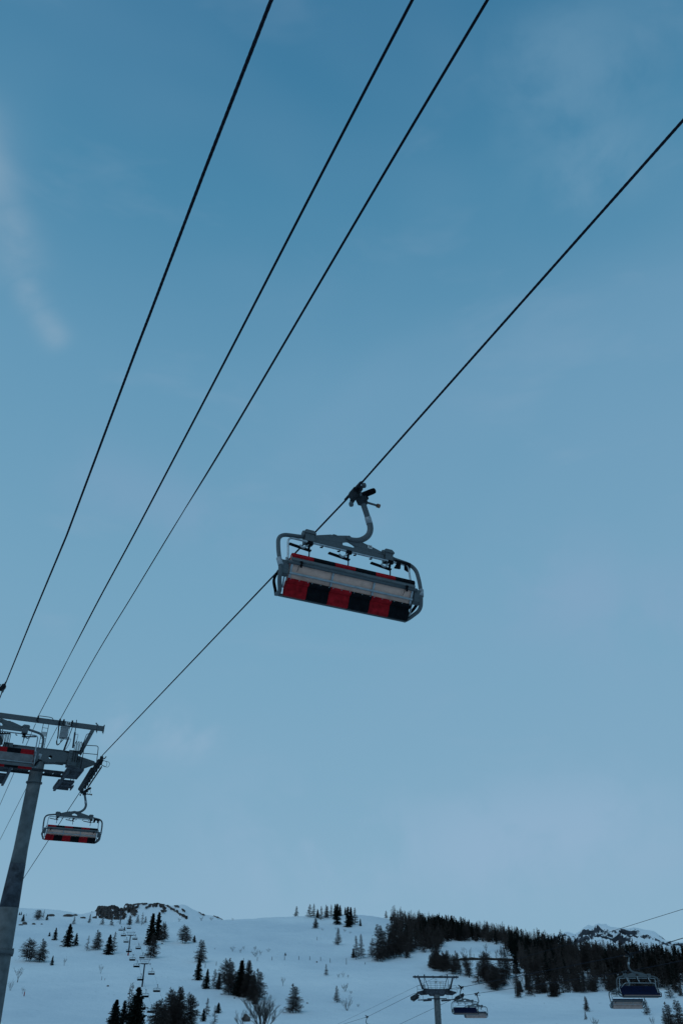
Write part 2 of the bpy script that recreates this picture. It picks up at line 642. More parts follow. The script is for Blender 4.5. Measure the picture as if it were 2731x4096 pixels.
# ------------------------------------------------------------------ distant mountain and rocky hill
def ridge_strip(name, sky_pts, dist, depth_front, depth_back, base_z, mat, rough, seed, nu=160, nr=34, jag=0.13, label=''):
    us = np.array([a for a, _ in sky_pts], float)
    vv = np.array([b for _, b in sky_pts], float)
    u0, u1 = us[0], us[-1]
    vs, fs = [], []
    for j in range(nr + 1):
        s = j / nr
        for i in range(nu + 1):
            u = u0 + (u1 - u0) * i / nu
            v = float(np.interp(u, us, vv))
            d = ray(u, v)
            th = math.atan2(d.x, d.y)
            zc = CAM.z + dist * d.z / math.hypot(d.x, d.y)
            if s < 0.6:
                q = s / 0.6
                r = dist - depth_front * (1 - q)
                k = q ** 0.85
            else:
                q = (s - 0.6) / 0.4
                r = dist + depth_back * q
                k = 1 - q
            x, y = r * math.sin(th), r * math.cos(th)
            h = (zc - base_z)
            z = base_z + h * k
            nz = noise.ridged_multi_fractal(Vector((x, y, seed)) * (1.0 / rough), 1.0, 2.1, 5, 1.0, 2.0) - 1.1
            env = math.sin(math.pi * min(1, k)) * 0.9 + 0.10
            z += nz * h * jag * env
            r2 = r + noise.noise(Vector((x / rough * 1.7, z / rough * 2.0, seed))) * depth_front * 0.10 * env
            vs.append((r2 * math.sin(th), r2 * math.cos(th), z))
    w = nu + 1
    for j in range(nr):
        for i in range(nu):
            a = j * w + i
            fs.append((a, a + 1, a + 1 + w, a + w))
    o = MB().add(vs, fs, False).build(name, mat)
    return tag(o, label, None, None, 'structure')


MSKY = [(1500, 3900), (1800, 3860), (2000, 3820), (2120, 3775), (2190, 3748), (2241, 3737), (2267, 3729), (2302, 3739), (2315, 3728), (2332, 3712), (2350, 3700), (2371, 3706), (2382, 3697), (2393, 3695), (2406, 3700), (2419, 3695),
        (2441, 3709), (2484, 3713), (2510, 3715), (2532, 3711), (2571, 3719), (2590, 3721), (2615, 3728), (2641, 3745), (2662, 3763), (2700, 3768), (2731, 3771), (2850, 3760), (3000, 3790), (3300, 3860)]
ridge_strip('mountain', MSKY, 3600, 1100, 900, 120, M['mountain'], 150, 4.0, 760, 120, 0.20, label='far snowy mountain with dark rock ribs')
HSKY = [(120, 3700), (200, 3680), (241, 3668), (312, 3659), (378, 3643), (384, 3640), (391, 3626), (399, 3622), (412, 3624), (430, 3626), (441, 3622), (452, 3620), (468, 3624), (480, 3631), (494, 3630), (502, 3617), (511, 3613), (519, 3617),
        (540, 3615), (580, 3612), (625, 3612), (643, 3614), (676, 3620), (700, 3621), (716, 3619), (729, 3616), (742, 3619), (765, 3631), (790, 3645), (810, 3654), (840, 3661), (868, 3666), (899, 3681), (960, 3710)]
# where bare rock breaks through, as strokes (u, v, u, v, half width)
STROKES = [(392, 3634, 398, 3680, 12), (412, 3634, 420, 3685, 20), (440, 3632, 446, 3688, 20), (462, 3632, 474, 3688, 18), (480, 3645, 500, 3685, 15), (500, 3640, 524, 3645, 7), (520, 3655, 545, 3672, 13), (536, 3640, 560, 3634, 7),
           (548, 3650, 556, 3646, 5), (575, 3636, 586, 3628, 6), (590, 3650, 604, 3640, 5), (506, 3617, 516, 3618, 6), (640, 3617, 690, 3650, 5), (690, 3650, 724, 3668, 4), (616, 3640, 640, 3622, 9), (642, 3632, 660, 3648, 10),
           (652, 3662, 664, 3660, 6), (700, 3636, 714, 3640, 7), (716, 3622, 760, 3627, 6), (676, 3620, 706, 3622, 2), (726, 3670, 752, 3682, 5), (780, 3646, 788, 3650, 3), (800, 3656, 816, 3666, 6), (770, 3630, 812, 3652, 2),
           (838, 3660, 872, 3680, 2.5), (868, 3676, 892, 3682, 3), (352, 3676, 372, 3672, 2.5), (330, 3668, 346, 3666, 2), (742, 3660, 730, 3650, 3)]


def rock_hill():
    us = np.array([a for a, _ in HSKY], float)
    vv = np.array([b for _, b in HSKY], float)
    dist, front, back, base_z = 1010, 120, 160, 52
    nu, nr = 560, 90
    vs, fs, rk = [], [], []
    for j in range(nr + 1):
        s = j / nr
        for i in range(nu + 1):
            u = us[0] + (us[-1] - us[0]) * i / nu
            v = float(np.interp(u, us, vv))
            d = ray(u, v)
            th = math.atan2(d.x, d.y)
            zc = CAM.z + dist * d.z / math.hypot(d.x, d.y)
            h = zc - base_z
            if s < 0.75:
                q = s / 0.75
                r = dist - front * (1 - q)
                k = q ** 0.9
            else:
                q = (s - 0.75) / 0.25
                r = dist + back * q
                k = 1 - q
            z = base_z + h * k
            # photo row of this point, to know which rock stroke it belongs to
            te = (z - CAM.z) / r
            sn_ = te * math.cos(th)
            bb = (sn_ * math.cos(PITCH) - math.sin(PITCH)) / (math.cos(PITCH) + sn_ * math.sin(PITCH))
            vp = 2048 - bb * F
            m_ = -1.0
            if s < 0.80:
                for (x0, y0, x1, y1, w) in STROKES:
                    dx, dy = x1 - x0, y1 - y0
                    t_ = max(0, min(1, ((u - x0) * dx + (vp - y0) * dy) / (dx * dx + dy * dy + 1e-6)))
                    dd_ = math.hypot(u - x0 - t_ * dx, vp - y0 - t_ * dy)
                    m_ = max(m_, 1 - dd_ / w)
            n1 = noise.fractal(Vector((u * 0.09, vp * 0.13, 2.2)), 0.8, 2.1, 4)
            mask = sstep(-0.06, 0.22, m_ + n1 * 0.75) if m_ > -1.2 else 0
            rough_ = noise.ridged_multi_fractal(Vector((u * 0.07, vp * 0.035, 7.0)), 0.9, 2.2, 5, 1.0, 2.0) - 1.0
            r2 = r - mask * (2.0 + 4.0 * rough_)
            z2 = z + mask * rough_ * 1.1 * (0.3 if s > 0.7 else 1) + 0.5 * noise.noise(Vector((u * 0.05, s * 9, 1)))
            vs.append((r2 * math.sin(th), r2 * math.cos(th), z2))
            rk.append(mask)
    w = nu + 1
    for j in range(nr):
        for i in range(nu):
            a = j * w + i
            fs.append((a, a + 1, a + 1 + w, a + w))
    o = MB().add(vs, fs, False).build('rocky_hill', M['rockhill'])
    at = o.data.attributes.new('bare_rock', 'FLOAT', 'POINT')
    at.data.foreach_set('value', rk)
    return tag(o, 'snowy rocky hilltop behind the slope', None, None, 'structure')


rock_hill()

# ------------------------------------------------------------------ rocks
rnd = random.Random(11)


def rock_mesh(seed, sub=3, sx=1, sy=1, sz=1, rough=0.35, flatb=True):
    import bmesh
    bm = bmesh.new()
    bmesh.ops.create_icosphere(bm, subdivisions=sub, radius=1)
    for v in bm.verts:
        p = v.co.copy()
        d = noise.fractal(p * 1.6 + Vector((seed * 3.1, seed, 0)), 1.0, 2.0, 4) * rough
        q = noise.noise(p * 3.0 + Vector((seed, 0, seed))) * rough * 0.5
        v.co = p * (1 + d + q)
        v.co.x *= sx
        v.co.y *= sy
        v.co.z *= sz
    me = bpy.data.meshes.new('rock')
    bm.to_mesh(me)
    bm.free()
    me.materials.append(M['cliff'])
    return me


def rock(name, u, v0, v1, wpx, seed, label, dist=None, group=None, sub=3, cat='rock', rough=0.35, depth=0.6):
    if dist is None:
        P, r = place(u, v1)
    else:
        d = ray(u, v1)
        r = dist
        k = r / math.hypot(d.x, d.y)
        P = CAM + d * k
    zt = top_z(P, u, v0)
    w = wpx * r / 3770
    me = rock_mesh(seed, sub, w / 2, w / 2 * depth, (zt - P.z) * 0.62, rough)
    o = bpy.data.objects.new(name, me)
    COL.objects.link(o)
    o.location = P + Vector((0, 0, (zt - P.z) * 0.42))
    o.rotation_euler = (0, 0, -math.atan2(P.x, P.y))
    return tag(o, label, cat, group)


for i, (u, v, w, h, lab) in enumerate([
        (275, 3665, 40, 9, 'long low rocks on the skyline left of the cliff'),
        (302, 3662, 18, 6, 'small rock on the skyline beside the long rocks'),
        (205, 3664, 26, 8, 'flat dark rock right of the small skyline spruce'),
        (100, 3697, 18, 9, 'dark rounded boulder below the leftmost small spruces'),
        (84, 3700, 18, 4, 'thin flat stone beside the rounded boulder at left'),
        (136, 3697, 14, 5, 'slanting flat stone between left skyline trees'),
        (168, 3697, 9, 3, 'small flat stone right of the slanting stone'),
        (380, 3672, 20, 7, 'small broken rock left of the cliff foot'),
        (332, 3672, 24, 5, 'thin ledge of rock left of the cliff'),
        (432, 3945, 10, 5, 'small lone dark stone on the open left slope'),
        (1267, 3849, 7, 4, 'small stone just below the fence line'),
        (1229, 4013, 8, 4, 'small dark stone right of the double larch'),
        (649, 3775, 9, 3, 'small stone right of the tall spruce group'),
        (938, 3993, 6, 4, 'tiny stone below the dark tree clump'),
        (985, 4085, 34, 26, 'mossy boulder at the foot of the big bare tree')]):
    rock('rock', u, v - h, v + 1, w, 30 + i, lab, sub=2, rough=0.4)

# ------------------------------------------------------------------ trees
H0 = 12.0


def larch_pair(seed, stems=1, r_frac=0.2, dens=1.0, low=0.08, conic=True, mat='twig', tw=1.0, fine=1.0):
    """a leafless larch: trunk(s), drooping whorls of thin twigs"""
    g = random.Random(seed)
    tr, cr = MB(), MB()
    for s in range(stems):
        ox = (s - (stems - 1) / 2) * 0.9 + g.uniform(-0.15, 0.15) if stems > 1 else 0
        oy = g.uniform(-0.4, 0.4) if stems > 1 else 0
        H = H0 * (g.uniform(0.86, 1.0) if s else 1.0)
        lean = (g.uniform(-0.25, 0.25), g.uniform(-0.25, 0.25))
        ax = lambda z: Vector((ox * (1 + 0.35 * z / H) + lean[0] * z / H + 0.06 * math.sin(z * 1.1 + seed), oy + lean[1] * z / H, z))
        tr.tube([ax(H * k / 8) for k in range(9)], [0.17 * (1 - k / 8) ** 0.9 + 0.018 for k in range(9)], 5, smooth=True)
        nb_ = int(78 * dens / (stems ** 0.45))
        for i in range(nb_):
            q = low + (0.985 - low) * ((i + g.random()) / nb_)
            z = q * H
            a = g.uniform(0, 2 * math.pi)
            if conic:
                L = H0 * r_frac * ((1 - q) ** 0.72) * g.uniform(0.55, 1.15) + 0.12
            else:
                L = H0 * r_frac * math.sin(math.pi * min(1, q * 0.93 + 0.1)) ** 0.8 * g.uniform(0.5, 1.15) + 0.1
            rise = g.uniform(-0.35, 0.35) if q < 0.6 else g.uniform(-0.1, 0.7)
            d = Vector((math.cos(a), math.sin(a), rise)).normalized()
            p0 = ax(z)
            p1 = p0 + d * L
            p1.z -= 0.06 * L * L * 0.3
            sd = Vector((-math.sin(a), math.cos(a), 0))
            w = (0.040 + 0.012 * L) * tw
            up = Vector((0, 0, 1))
            cr.add([p0 + up * w, p0 - up * w, p0 + sd * w, p1], [(0, 2, 3), (2, 1, 3), (1, 0, 3)])
            nt2 = int((4 + L * 4.0) * fine)
            for _ in range(nt2):
                s_ = g.uniform(0.2, 1.0)
                p = p0.lerp(p1, s_)
                l2 = g.uniform(0.25, 0.95) * (0.5 + 0.3 * L)
                e = p + sd * g.uniform(-1, 1) * l2 * 0.8 + d * l2 * 0.45 - up * l2 * g.uniform(-0.55, 0.8)
                w2 = 0.042 * tw
                cr.add([p + up * w2, p - up * w2, e, p + d * w2 * 1.5], [(0, 1, 2), (1, 3, 2)])
    return tr, cr, mat


def spruce_pair(seed, r_frac=0.21, dens=1.0, rag=0.25, low=0.03, double=0):
    g = random.Random(seed)
    tr, cr = MB(), MB()
    for s in range(1 + double):
        ox = 0 if not double else (s - 0.5) * 1.3
        H = H0 * (1.0 if s == 0 else 0.93)
        ax = lambda z: Vector((ox + 0.05 * math.sin(z + seed), 0, z))
        tr.tube([ax(H * k / 6) for k in range(7)], [0.2 * (1 - k / 6) + 0.02 for k in range(7)], 5)
        nb_ = int(190 * dens)
        for i in range(nb_):
            q = low + (0.995 - low) * ((i + g.random()) / nb_)
            z = q * H
            a = g.uniform(0, 2 * math.pi)
            wv = 1 + rag * math.sin(q * 34 + seed) * 0.5
            L = H0 * r_frac * ((1 - q) ** 0.85) * g.uniform(1 - rag, 1.12) * wv + 0.10
            d = Vector((math.cos(a), math.sin(a), -0.25 + 0.5 * q)).normalized()
            sd = Vector((-math.sin(a), math.cos(a), 0))
            p0 = ax(z)
            nseg = 2 + int(L * 2.0)
            for k in range(nseg):
                s_ = (k + g.random()) / nseg
                p = p0 + d * L * s_
                p.z -= 0.10 * (L * s_) ** 1.4 * 0.5
                wl = (0.42 * (1 - s_ * 0.65) + 0.08) * g.uniform(0.7, 1.2)
                ll = 0.48 * g.uniform(0.7, 1.3)
                tip = p + d * ll * 0.9 - Vector((0, 0, g.uniform(-0.02, 0.30)))
                le = p - d * 0.15 + sd * wl - Vector((0, 0, g.uniform(0.05, 0.3)))
                ri = p - d * 0.15 - sd * wl - Vector((0, 0, g.uniform(0.05, 0.3)))
                dn = p - Vector((0, 0, g.uniform(0.25, 0.5)))
                cr.add([p, tip, le, ri, dn], [(0, 1, 2), (0, 3, 1), (2, 4, 3), (4, 1, 0)])
    return tr, cr, 'needle'


def bare_pair(seed, stems=7, spread=0.5, twigs=1.0, trunk_h=0.0, wmul=1.0):
    """a bare broadleaf tree or shrub: stems fan out and fork into twigs"""
    g = random.Random(seed)
    tr, cr = MB(), MB()
    base_z = trunk_h * H0
    if trunk_h:
        tr.tube([(0, 0, -0.2), (0.05, 0, base_z * 0.6), (0, 0.05, base_z)], [0.3, 0.25, 0.2], 6)

    def grow(mb, p, d, L, r, lev):
        q1 = p + d * L * 0.5 + Vector((g.uniform(-1, 1), g.uniform(-1, 1), 0)) * L * 0.04
        q2 = p + d * L
        mb.tube([p, q1, q2], [r, r * 0.8, r * 0.55], 4 if lev > 0 else 5, cap=False)
        if lev >= 3:
            return
        for k in range(int((3 if lev < 2 else 4) * twigs) + 1):
            s_ = g.uniform(0.35, 1.0)
            b0 = p.lerp(q2, s_)
            nd = (d + Vector((g.uniform(-1, 1), g.uniform(-1, 1), g.uniform(-0.1, 0.6))) * 0.55).normalized()
            grow(cr, b0, nd, L * g.uniform(0.35, 0.6), max(0.012, r * 0.5), lev + 1)
    for i in range(stems):
        a = 2 * math.pi * (i + g.random() * 0.7) / stems
        s_ = spread * g.uniform(0.25, 1.0)
        d = Vector((math.cos(a) * s_, math.sin(a) * s_, 1)).normalized()
        grow(tr, Vector((math.cos(a) * 0.12, math.sin(a) * 0.12, base_z - 0.1)), d, (H0 - base_z) * g.uniform(0.5, 0.7), 0.085 * wmul, 0)
    return tr, cr, 'twig'


KIND = {}


def kind(key, fn, *a, **k):
    tr, cr, mt = fn(*a, **k)
    t_ = tr.build('trunk', M['bark'])
    c_ = cr.build('crown', M[mt])
    KIND[key] = (t_.data, c_.data)
    bpy.data.objects.remove(t_)
    bpy.data.objects.remove(c_)


for s in range(4):
    kind(('larch', s), larch_pair, 100 + s, 1, 0.27 + 0.02 * s, 2.1, 0.08, True, 'twig', 0.85, 1.9)
    kind(('spruce', s), spruce_pair, 200 + s, 0.28 + 0.02 * s, 1.3)
for s in range(2):
    kind(('larch2', s), larch_pair, 120 + s, 2, 0.32, 3.0, 0.08, True, 'twig', 0.85, 1.9)
    kind(('larch3', s), larch_pair, 130 + s, 3, 0.34, 2.4, 0.14, False, 'twig', 0.85, 1.7)
    kind(('densel', s), larch_pair, 140 + s, 3, 0.26, 4.4, 0.05, True, 'twig_wood', 1.2, 1.3)
    kind(('thinl', s), larch_pair, 150 + s, 1, 0.22, 1.0, 0.08, True, 'twig', 1.2, 1.1)
    kind(('bush', s), bare_pair, 160 + s, 9, 0.75, 1.0)
    kind(('bare', s), bare_pair, 170 + s, 5, 0.45, 1.0)
kind(('nspruce', 0), spruce_pair, 230, 0.20, 1.3)
kind(('widespruce', 0), spruce_pair, 231, 0.36, 2.0, 0.35)
kind(('bigspruce', 0), spruce_pair, 232, 0.36, 3.2, 0.35)
kind(('bigspruce', 1), spruce_pair, 233, 0.36, 3.0, 0.45)
kind(('bigbare', 0), bare_pair, 181, 15, 0.85, 1.6, 0.0, 1.5)
kind(('treebare', 0), bare_pair, 182, 6, 0.7, 1.2, 0.25)
kind(('wind', 0), larch_pair, 191, 1, 0.40, 2.2, 0.05, True, 'twig', 0.9, 1.8)
kind(('poplar', 0), larch_pair, 192, 3, 0.31, 3.2, 0.10, False, 'twig', 0.9, 1.6)

NAME = {'larch': 'larch_tree', 'larch2': 'larch_tree', 'larch3': 'larch_tree', 'densel': 'larch_tree', 'thinl': 'larch_tree', 'poplar': 'larch_tree', 'wind': 'larch_tree',
        'spruce': 'spruce_tree', 'nspruce': 'spruce_tree', 'widespruce': 'spruce_tree', 'bigspruce': 'spruce_tree', 'bush': 'bare_shrub', 'bare': 'bare_tree', 'bigbare': 'bare_tree', 'treebare': 'bare_tree'}


def tree(k, u, vbase, hpx, label, group=None, wide=1.0, seed=0, rmax=930):
    n = max(s for (kk, s) in KIND if kk == k) + 1
    td, cd = KIND[(k, seed % n)]
    P, r = place(u, vbase, rmax)
    zt = top_z(P, u, vbase - hpx)
    h = max(0.5, zt - P.z)
    g = random.Random(int(u * 7 + vbase))
    nm = NAME[k]
    root = thing(nm, label, 'shrub' if 'shrub' in nm else 'tree', P, g.uniform(0, 6.28) if k not in ('larch2', 'larch3', 'wind') else -math.atan2(P.x, P.y) + g.uniform(-.3, .3), group)
    s = h / H0
    root.scale = (s * wide, s * wide, s)
    for nme, dta in (('trunk', td), ('crown', cd)):
        o = bpy.data.objects.new(nme, dta)
        COL.objects.link(o)
        o.parent = root
    return root


G1 = 'larches and spruces on the left slope'
G2 = 'trees of the dark clump in mid slope'
G3 = 'trees along the skyline'
TREES = [
    # left slope
    ('widespruce', 270, 3785, 91, 'largest dark spruce of the left slope, broad at its foot', None, 1.05),
    ('spruce', 302, 3782, 51, 'smaller spruce touching the right side of the broad spruce', None, 1.05),
    ('spruce', 219, 3760, 50, 'dark spruce left of the broad spruce', None, 1.0),
    ('spruce', 198, 3745, 18, 'tiny spruce left of a dark spruce on the left slope', None, 1.2),
    ('larch3', 114, 3846, 97, 'wide many-stemmed bare larch nearest the steel pole', None, 1.2),
    ('larch2', 165, 3849, 96, 'bare larch right of the many-stemmed larch', None, 1.05),
    ('spruce', 208, 3861, 39, 'small lone spruce low on the left slope', None, .9),
    ('bare', 257, 3863, 38, 'small bare sapling right of the small lone spruce', None, .8),
    ('treebare', 71, 3929, 58, 'bare spreading tree close to the steel pole', None, 1.2),
    ('bush', 42, 3962, 42, 'bare shrub touching the steel pole low at left', None, .8),
    ('bare', 91, 3975, 32, 'thin bare sapling beside the red marker post', None, .7),
    ('larch3', 152, 3680, 43, 'bushy larch on the left skyline', G3, 1.2),
    ('thinl', 174, 3673, 36, 'pale thin larch on the skyline right of the bushy one', G3, 1.1),
    ('spruce', 188, 3680, 24, 'small dark spruce on the skyline left of the flat rock', G3, 1.2),
    ('spruce', 92, 3686, 30, 'dark crooked spruce by the pole near the skyline', G3, 1.1),
    ('spruce', 79, 3660, 12, 'left one of two tiny spruces on the skyline by the pole', G3, 1.2),
    ('spruce', 86, 3660, 14, 'right one of two tiny spruces on the skyline by the pole', G3, 1.0),
    ('thinl', 106, 3664, 13, 'tiny pale larch on the skyline right of the tiny spruces', G3, 1.0),
    ('larch', 295, 3698, 34, 'pale bare larch below the skyline rocks', G1, 1.0),
    ('wind', 358, 3692, 37, 'ragged leaning larch left of the cliff', G1, .7),
    ('thinl', 348, 3804, 63, 'slender bare larch between two larger groups', G1, 1.2),
    ('larch2', 388, 3800, 82, 'double-stemmed larch beside the bushy dark spruce', G1, 1.1),
    ('widespruce', 433, 3817, 80, 'bushy dark rounded spruce left of the far lift', G1, 1.0),
    ('larch', 451, 3812, 86, 'thin larch growing behind the bushy dark spruce', G1, .8),
    ('bare', 403, 3894, 42, 'small bare tree alone on the open slope', None, .9),
    ('larch', 409, 3700, 38, 'dark larch at the left foot of the cliff', G1, 1.1),
    ('larch', 446, 3703, 38, 'bare larch at the middle of the cliff foot', G1, 1.1),
    ('larch2', 519, 3700, 42, 'dark larch beside the upper far lift tower', G1, 1.0),
    ('thinl', 567, 3700, 52, 'tall pale larch right of the far lift towers', G1, 1.2),
    ('larch', 550, 3694, 36, 'shorter larch left of the tall pale larch', G1, 1.2),
    ('larch', 582, 3692, 28, 'low larch right of the tall pale larch', G1, 1.2),
    ('spruce', 498, 3722, 15, 'tiny dark spruce under the far lift cables', None, 1.3),
    ('nspruce', 600, 3780, 128, 'left tall spruce of the high dark spruce group', None, 1.25),
    ('nspruce', 627, 3760, 112, 'right tall spruce of the high dark spruce group', None, 1.3),
    ('larch3', 652, 3768, 84, 'dense tree on the right side of the high spruce group', None, .75),
    ('larch2', 609, 3832, 100, 'twin-trunked bare larch standing below the high spruce group', None, 1.1),
    ('thinl', 658, 3740, 56, 'thin larch top right of the high spruce group', None, .8),
    # near spruces at the bottom edge
    ('bigspruce', 536, 4135, 188, 'tallest dark spruce at the bottom edge, below the far lift', None, 1.1),
    ('bigspruce', 451, 4135, 138, 'leftmost dark spruce at the bottom edge', None, 1.1),
    ('spruce', 486, 4130, 130, 'short spruce between the two large bottom spruces', None, .9),
    ('thinl', 513, 4110, 182, 'bare larch behind the tallest bottom spruce', None, .9),
    ('thinl', 504, 4104, 172, 'thin larch just left behind the tallest bottom spruce', None, .8),
    ('poplar', 622, 4140, 150, 'leftmost of the brown bare trees right of bottom spruces', None, .9),
    ('poplar', 674, 4130, 184, 'tall brown bare tree left of the brown spruce', None, .8),
    ('densel', 709, 4128, 183, 'dense dark pointed tree amid the brown bare trees', None, 1.25),
    ('densel', 690, 4132, 150, 'dense brown tree in front of the pointed one', None, 1.2),
    ('poplar', 757, 4122, 156, 'right tree of the brown bare group', None, .85),
    ('poplar', 645, 4140, 128, 'low brown tree among the bottom brown group', None, 1.0),
    # middle slope
    ('larch3', 738, 3774, 78, 'rounded bare larch with three trunks, upper middle slope', None, 1.15),
    ('spruce', 777, 3769, 28, 'tiny spruce right of the rounded three-trunk larch', None, 1.4),
    ('larch2', 801, 3850, 92, 'broad bare larch above the dark fringed spruce', None, 1.2),
    ('widespruce', 792, 3920, 90, 'dark spruce with fringed branches, left of the clump', None, .85),
    ('spruce', 826, 3955, 80, 'narrow dark spruce left of the clump', G2, 1.0),
    ('larch', 814, 3953, 50, 'low bare larch beside the narrow dark spruce', G2, 1.0),
    ('larch', 856, 3955, 80, 'slim larch at the left edge of the clump', G2, 1.0),
    ('densel', 876, 3957, 70, 'dense low larch in the left part of the clump', G2, 1.0),
    ('larch3', 905, 3955, 125, 'tall bare three-stemmed larch of the clump', G2, .9),
    ('larch2', 920, 3980, 150, 'tall bare larch standing lowest in the clump', G2, .8),
    ('nspruce', 962, 3985, 145, 'tall black spruce in the middle of the clump', G2, 1.5),
    ('densel', 948, 3980, 110, 'dense dark tree left of the black spruce', G2, 1.1),
    ('densel', 990, 3990, 150, 'dense tall larch right of the black spruce', G2, 1.1),
    ('densel', 1008, 4003, 120, 'dark dense tree at the lower right of the clump', G2, 1.1),
    ('densel', 975, 3984, 90, 'low dark dense tree below the black spruce', G2, 1.3),
    ('larch2', 1035, 3998, 125, 'bare larch at the right edge of the clump', G2, 1.1),
    ('densel', 1020, 4018, 60, 'short dark tree at the bottom tip of the clump', G2, 1.2),
    ('bigbare', 1046, 4140, 165, 'large bare fan-shaped tree at the bottom edge', None, 1.1),
    ('bush', 965, 4120, 90, 'bare shrub left of the large fan-shaped tree', None, 1.1),
    ('larch', 826, 4065, 74, 'slim larch behind a small oval spruce', None, .9),
    ('spruce', 813, 4086, 52, 'small oval spruce in front of a slim larch', None, 1.3),
    ('spruce', 873, 4052, 42, 'small round dark spruce right of the slim larch', None, 1.6),
    ('thinl', 857, 4104, 84, 'pale thin larch at the bottom edge between small spruces', None, 1.3),
    ('larch2', 1178, 4051, 118, 'well-formed double larch alone on the lower slope', None, 1.25),
    ('bush', 1160, 4052, 26, 'low shrub at the left foot of the double larch', None, 1.5),
    ('bush', 1194, 4051, 24, 'low shrub at the right foot of the double larch', None, 1.5),
    ('treebare', 1131, 3944, 35, 'tiny bare tree alone above the double larch', None, 1.1),
    ('spruce', 1141, 3822, 12, 'tiny dark spruce just above the fence posts', None, 1.6),
    ('larch', 1305, 3903, 48, 'small larch just below the right fence posts', None, 1.0),
    ('larch', 1347, 4010, 68, 'pale larch left of the two bare shrubs', None, 1.1),
    ('bush', 1381, 3966, 36, 'upper bare shrub right of the pale larch', None, 1.3),
    ('bush', 1388, 4042, 58, 'large round bare shrub right of the pale larch', None, 1.3),
    ('wind', 1352, 3780, 70, 'lopsided larch below the black skyline spruces', None, .85),
    ('bare', 1343, 3720, 14, 'small brush just above the lopsided larch', None, 1.5),
    # skyline group
    ('wind', 1185, 3666, 42, 'lone larch on the snowy skyline, middle', G3, .9),
    ('larch', 1238, 3670, 54, 'leftmost larch of the skyline row', G3, 1.1),
    ('larch', 1254, 3671, 57, 'second larch of the skyline row', G3, 1.0),
    ('densel', 1271, 3672, 38, 'dense low tree in the skyline row', G3, 1.0),
    ('larch', 1284, 3680, 56, 'dark larch standing lower in the skyline row', G3, .9),
    ('larch2', 1307, 3673, 55, 'double larch in the middle of the skyline row', G3, .9),
    ('larch', 1324, 3670, 52, 'slim larch left of the first black skyline spruce', G3, .9),
    ('larch2', 1263, 3714, 46, 'bare larch hanging below the skyline row', None, 1.1),
    ('nspruce', 1341, 3678, 62, 'left one of the first black spruce pair on the skyline', G3, 1.2),
    ('nspruce', 1349, 3698, 84, 'right one of the first black spruce pair, reaching lower', G3, 1.2),
    ('densel', 1359, 3664, 44, 'dark rounded tree right of the first black spruce pair', G3, 1.0),
    ('nspruce', 1381, 3660, 32, 'short black spruce at the left of the second black group', G3, 1.2),
    ('nspruce', 1391, 3708, 82, 'lowest reaching black spruce of the second black group', G3, 1.2),
    ('nspruce', 1403, 3700, 72, 'right black spruce of the second black group', G3, 1.2),
    ('larch', 1420, 3698, 68, 'bare larch right of the second black group', G3, 1.1),
    ('spruce', 1441, 3704, 30, 'small leaning spruce right of the skyline groups', G3, .9),
    ('larch', 1544, 3675, 33, 'lone larch on the skyline left of the wood', G3, 1.2),
    ('spruce', 1562, 3676, 12, 'tiny spruce on the skyline at the edge of the wood', G3, 1.4),
    # in front of the wood
    ('larch', 1423, 3838, 96, 'leftmost tall larch in front of the wood', None, .9),
    ('larch', 1444, 3833, 98, 'slim tall larch, second from the left before the wood', None, .8),
    ('spruce', 1413, 3831, 38, 'small dark spruce at the foot of the leftmost tall larch', None, 1.1),
    ('larch', 1488, 3831, 80, 'lighter larch third from left before the wood', None, 1.0),
    ('larch2', 1515, 3846, 150, 'tallest larch at the left corner of the wood', None, .9),
    ('larch2', 1535, 3838, 130, 'tall double larch right of the tallest one', None, .9),
    ('larch2', 1557, 3833, 140, 'dark tall larch with a clear trunk before the wood', None, .9),
    ('larch2', 1580, 3828, 150, 'tall larch inside the left corner of the wood', None, .9),
    ('larch2', 2346, 4046, 62, 'bare larch alone on the snow under the right wood', None, .9),
    ('larch', 2342, 4080, 34, 'small larch below the lone one at right', None, 1.1),
    ('bush', 2381, 4112, 46, 'bare shrub at the bottom edge below the small larch', None, 1.2),
    ('wind', 2588, 4059, 62, 'spreading larch seen under the blue chair', None, 1.0),
    ('larch', 2662, 4115, 84, 'bare larch at the lower right corner, left one', None, 1.0),
    ('larch2', 2684, 4118, 112, 'bare larch at the lower right corner, middle one', None, 1.1),
    ('larch2', 2722, 4120, 122, 'tallest bare larch at the lower right corner', None, 1.1),
    ('bare', 2613, 4112, 56, 'thin bare tree left of the lower right corner larches', None, 1.0),
]
for i, (k, u, v, h, lab, grp, wd) in enumerate(TREES):
    tree(k, u, v, h, lab, grp, wd, i)

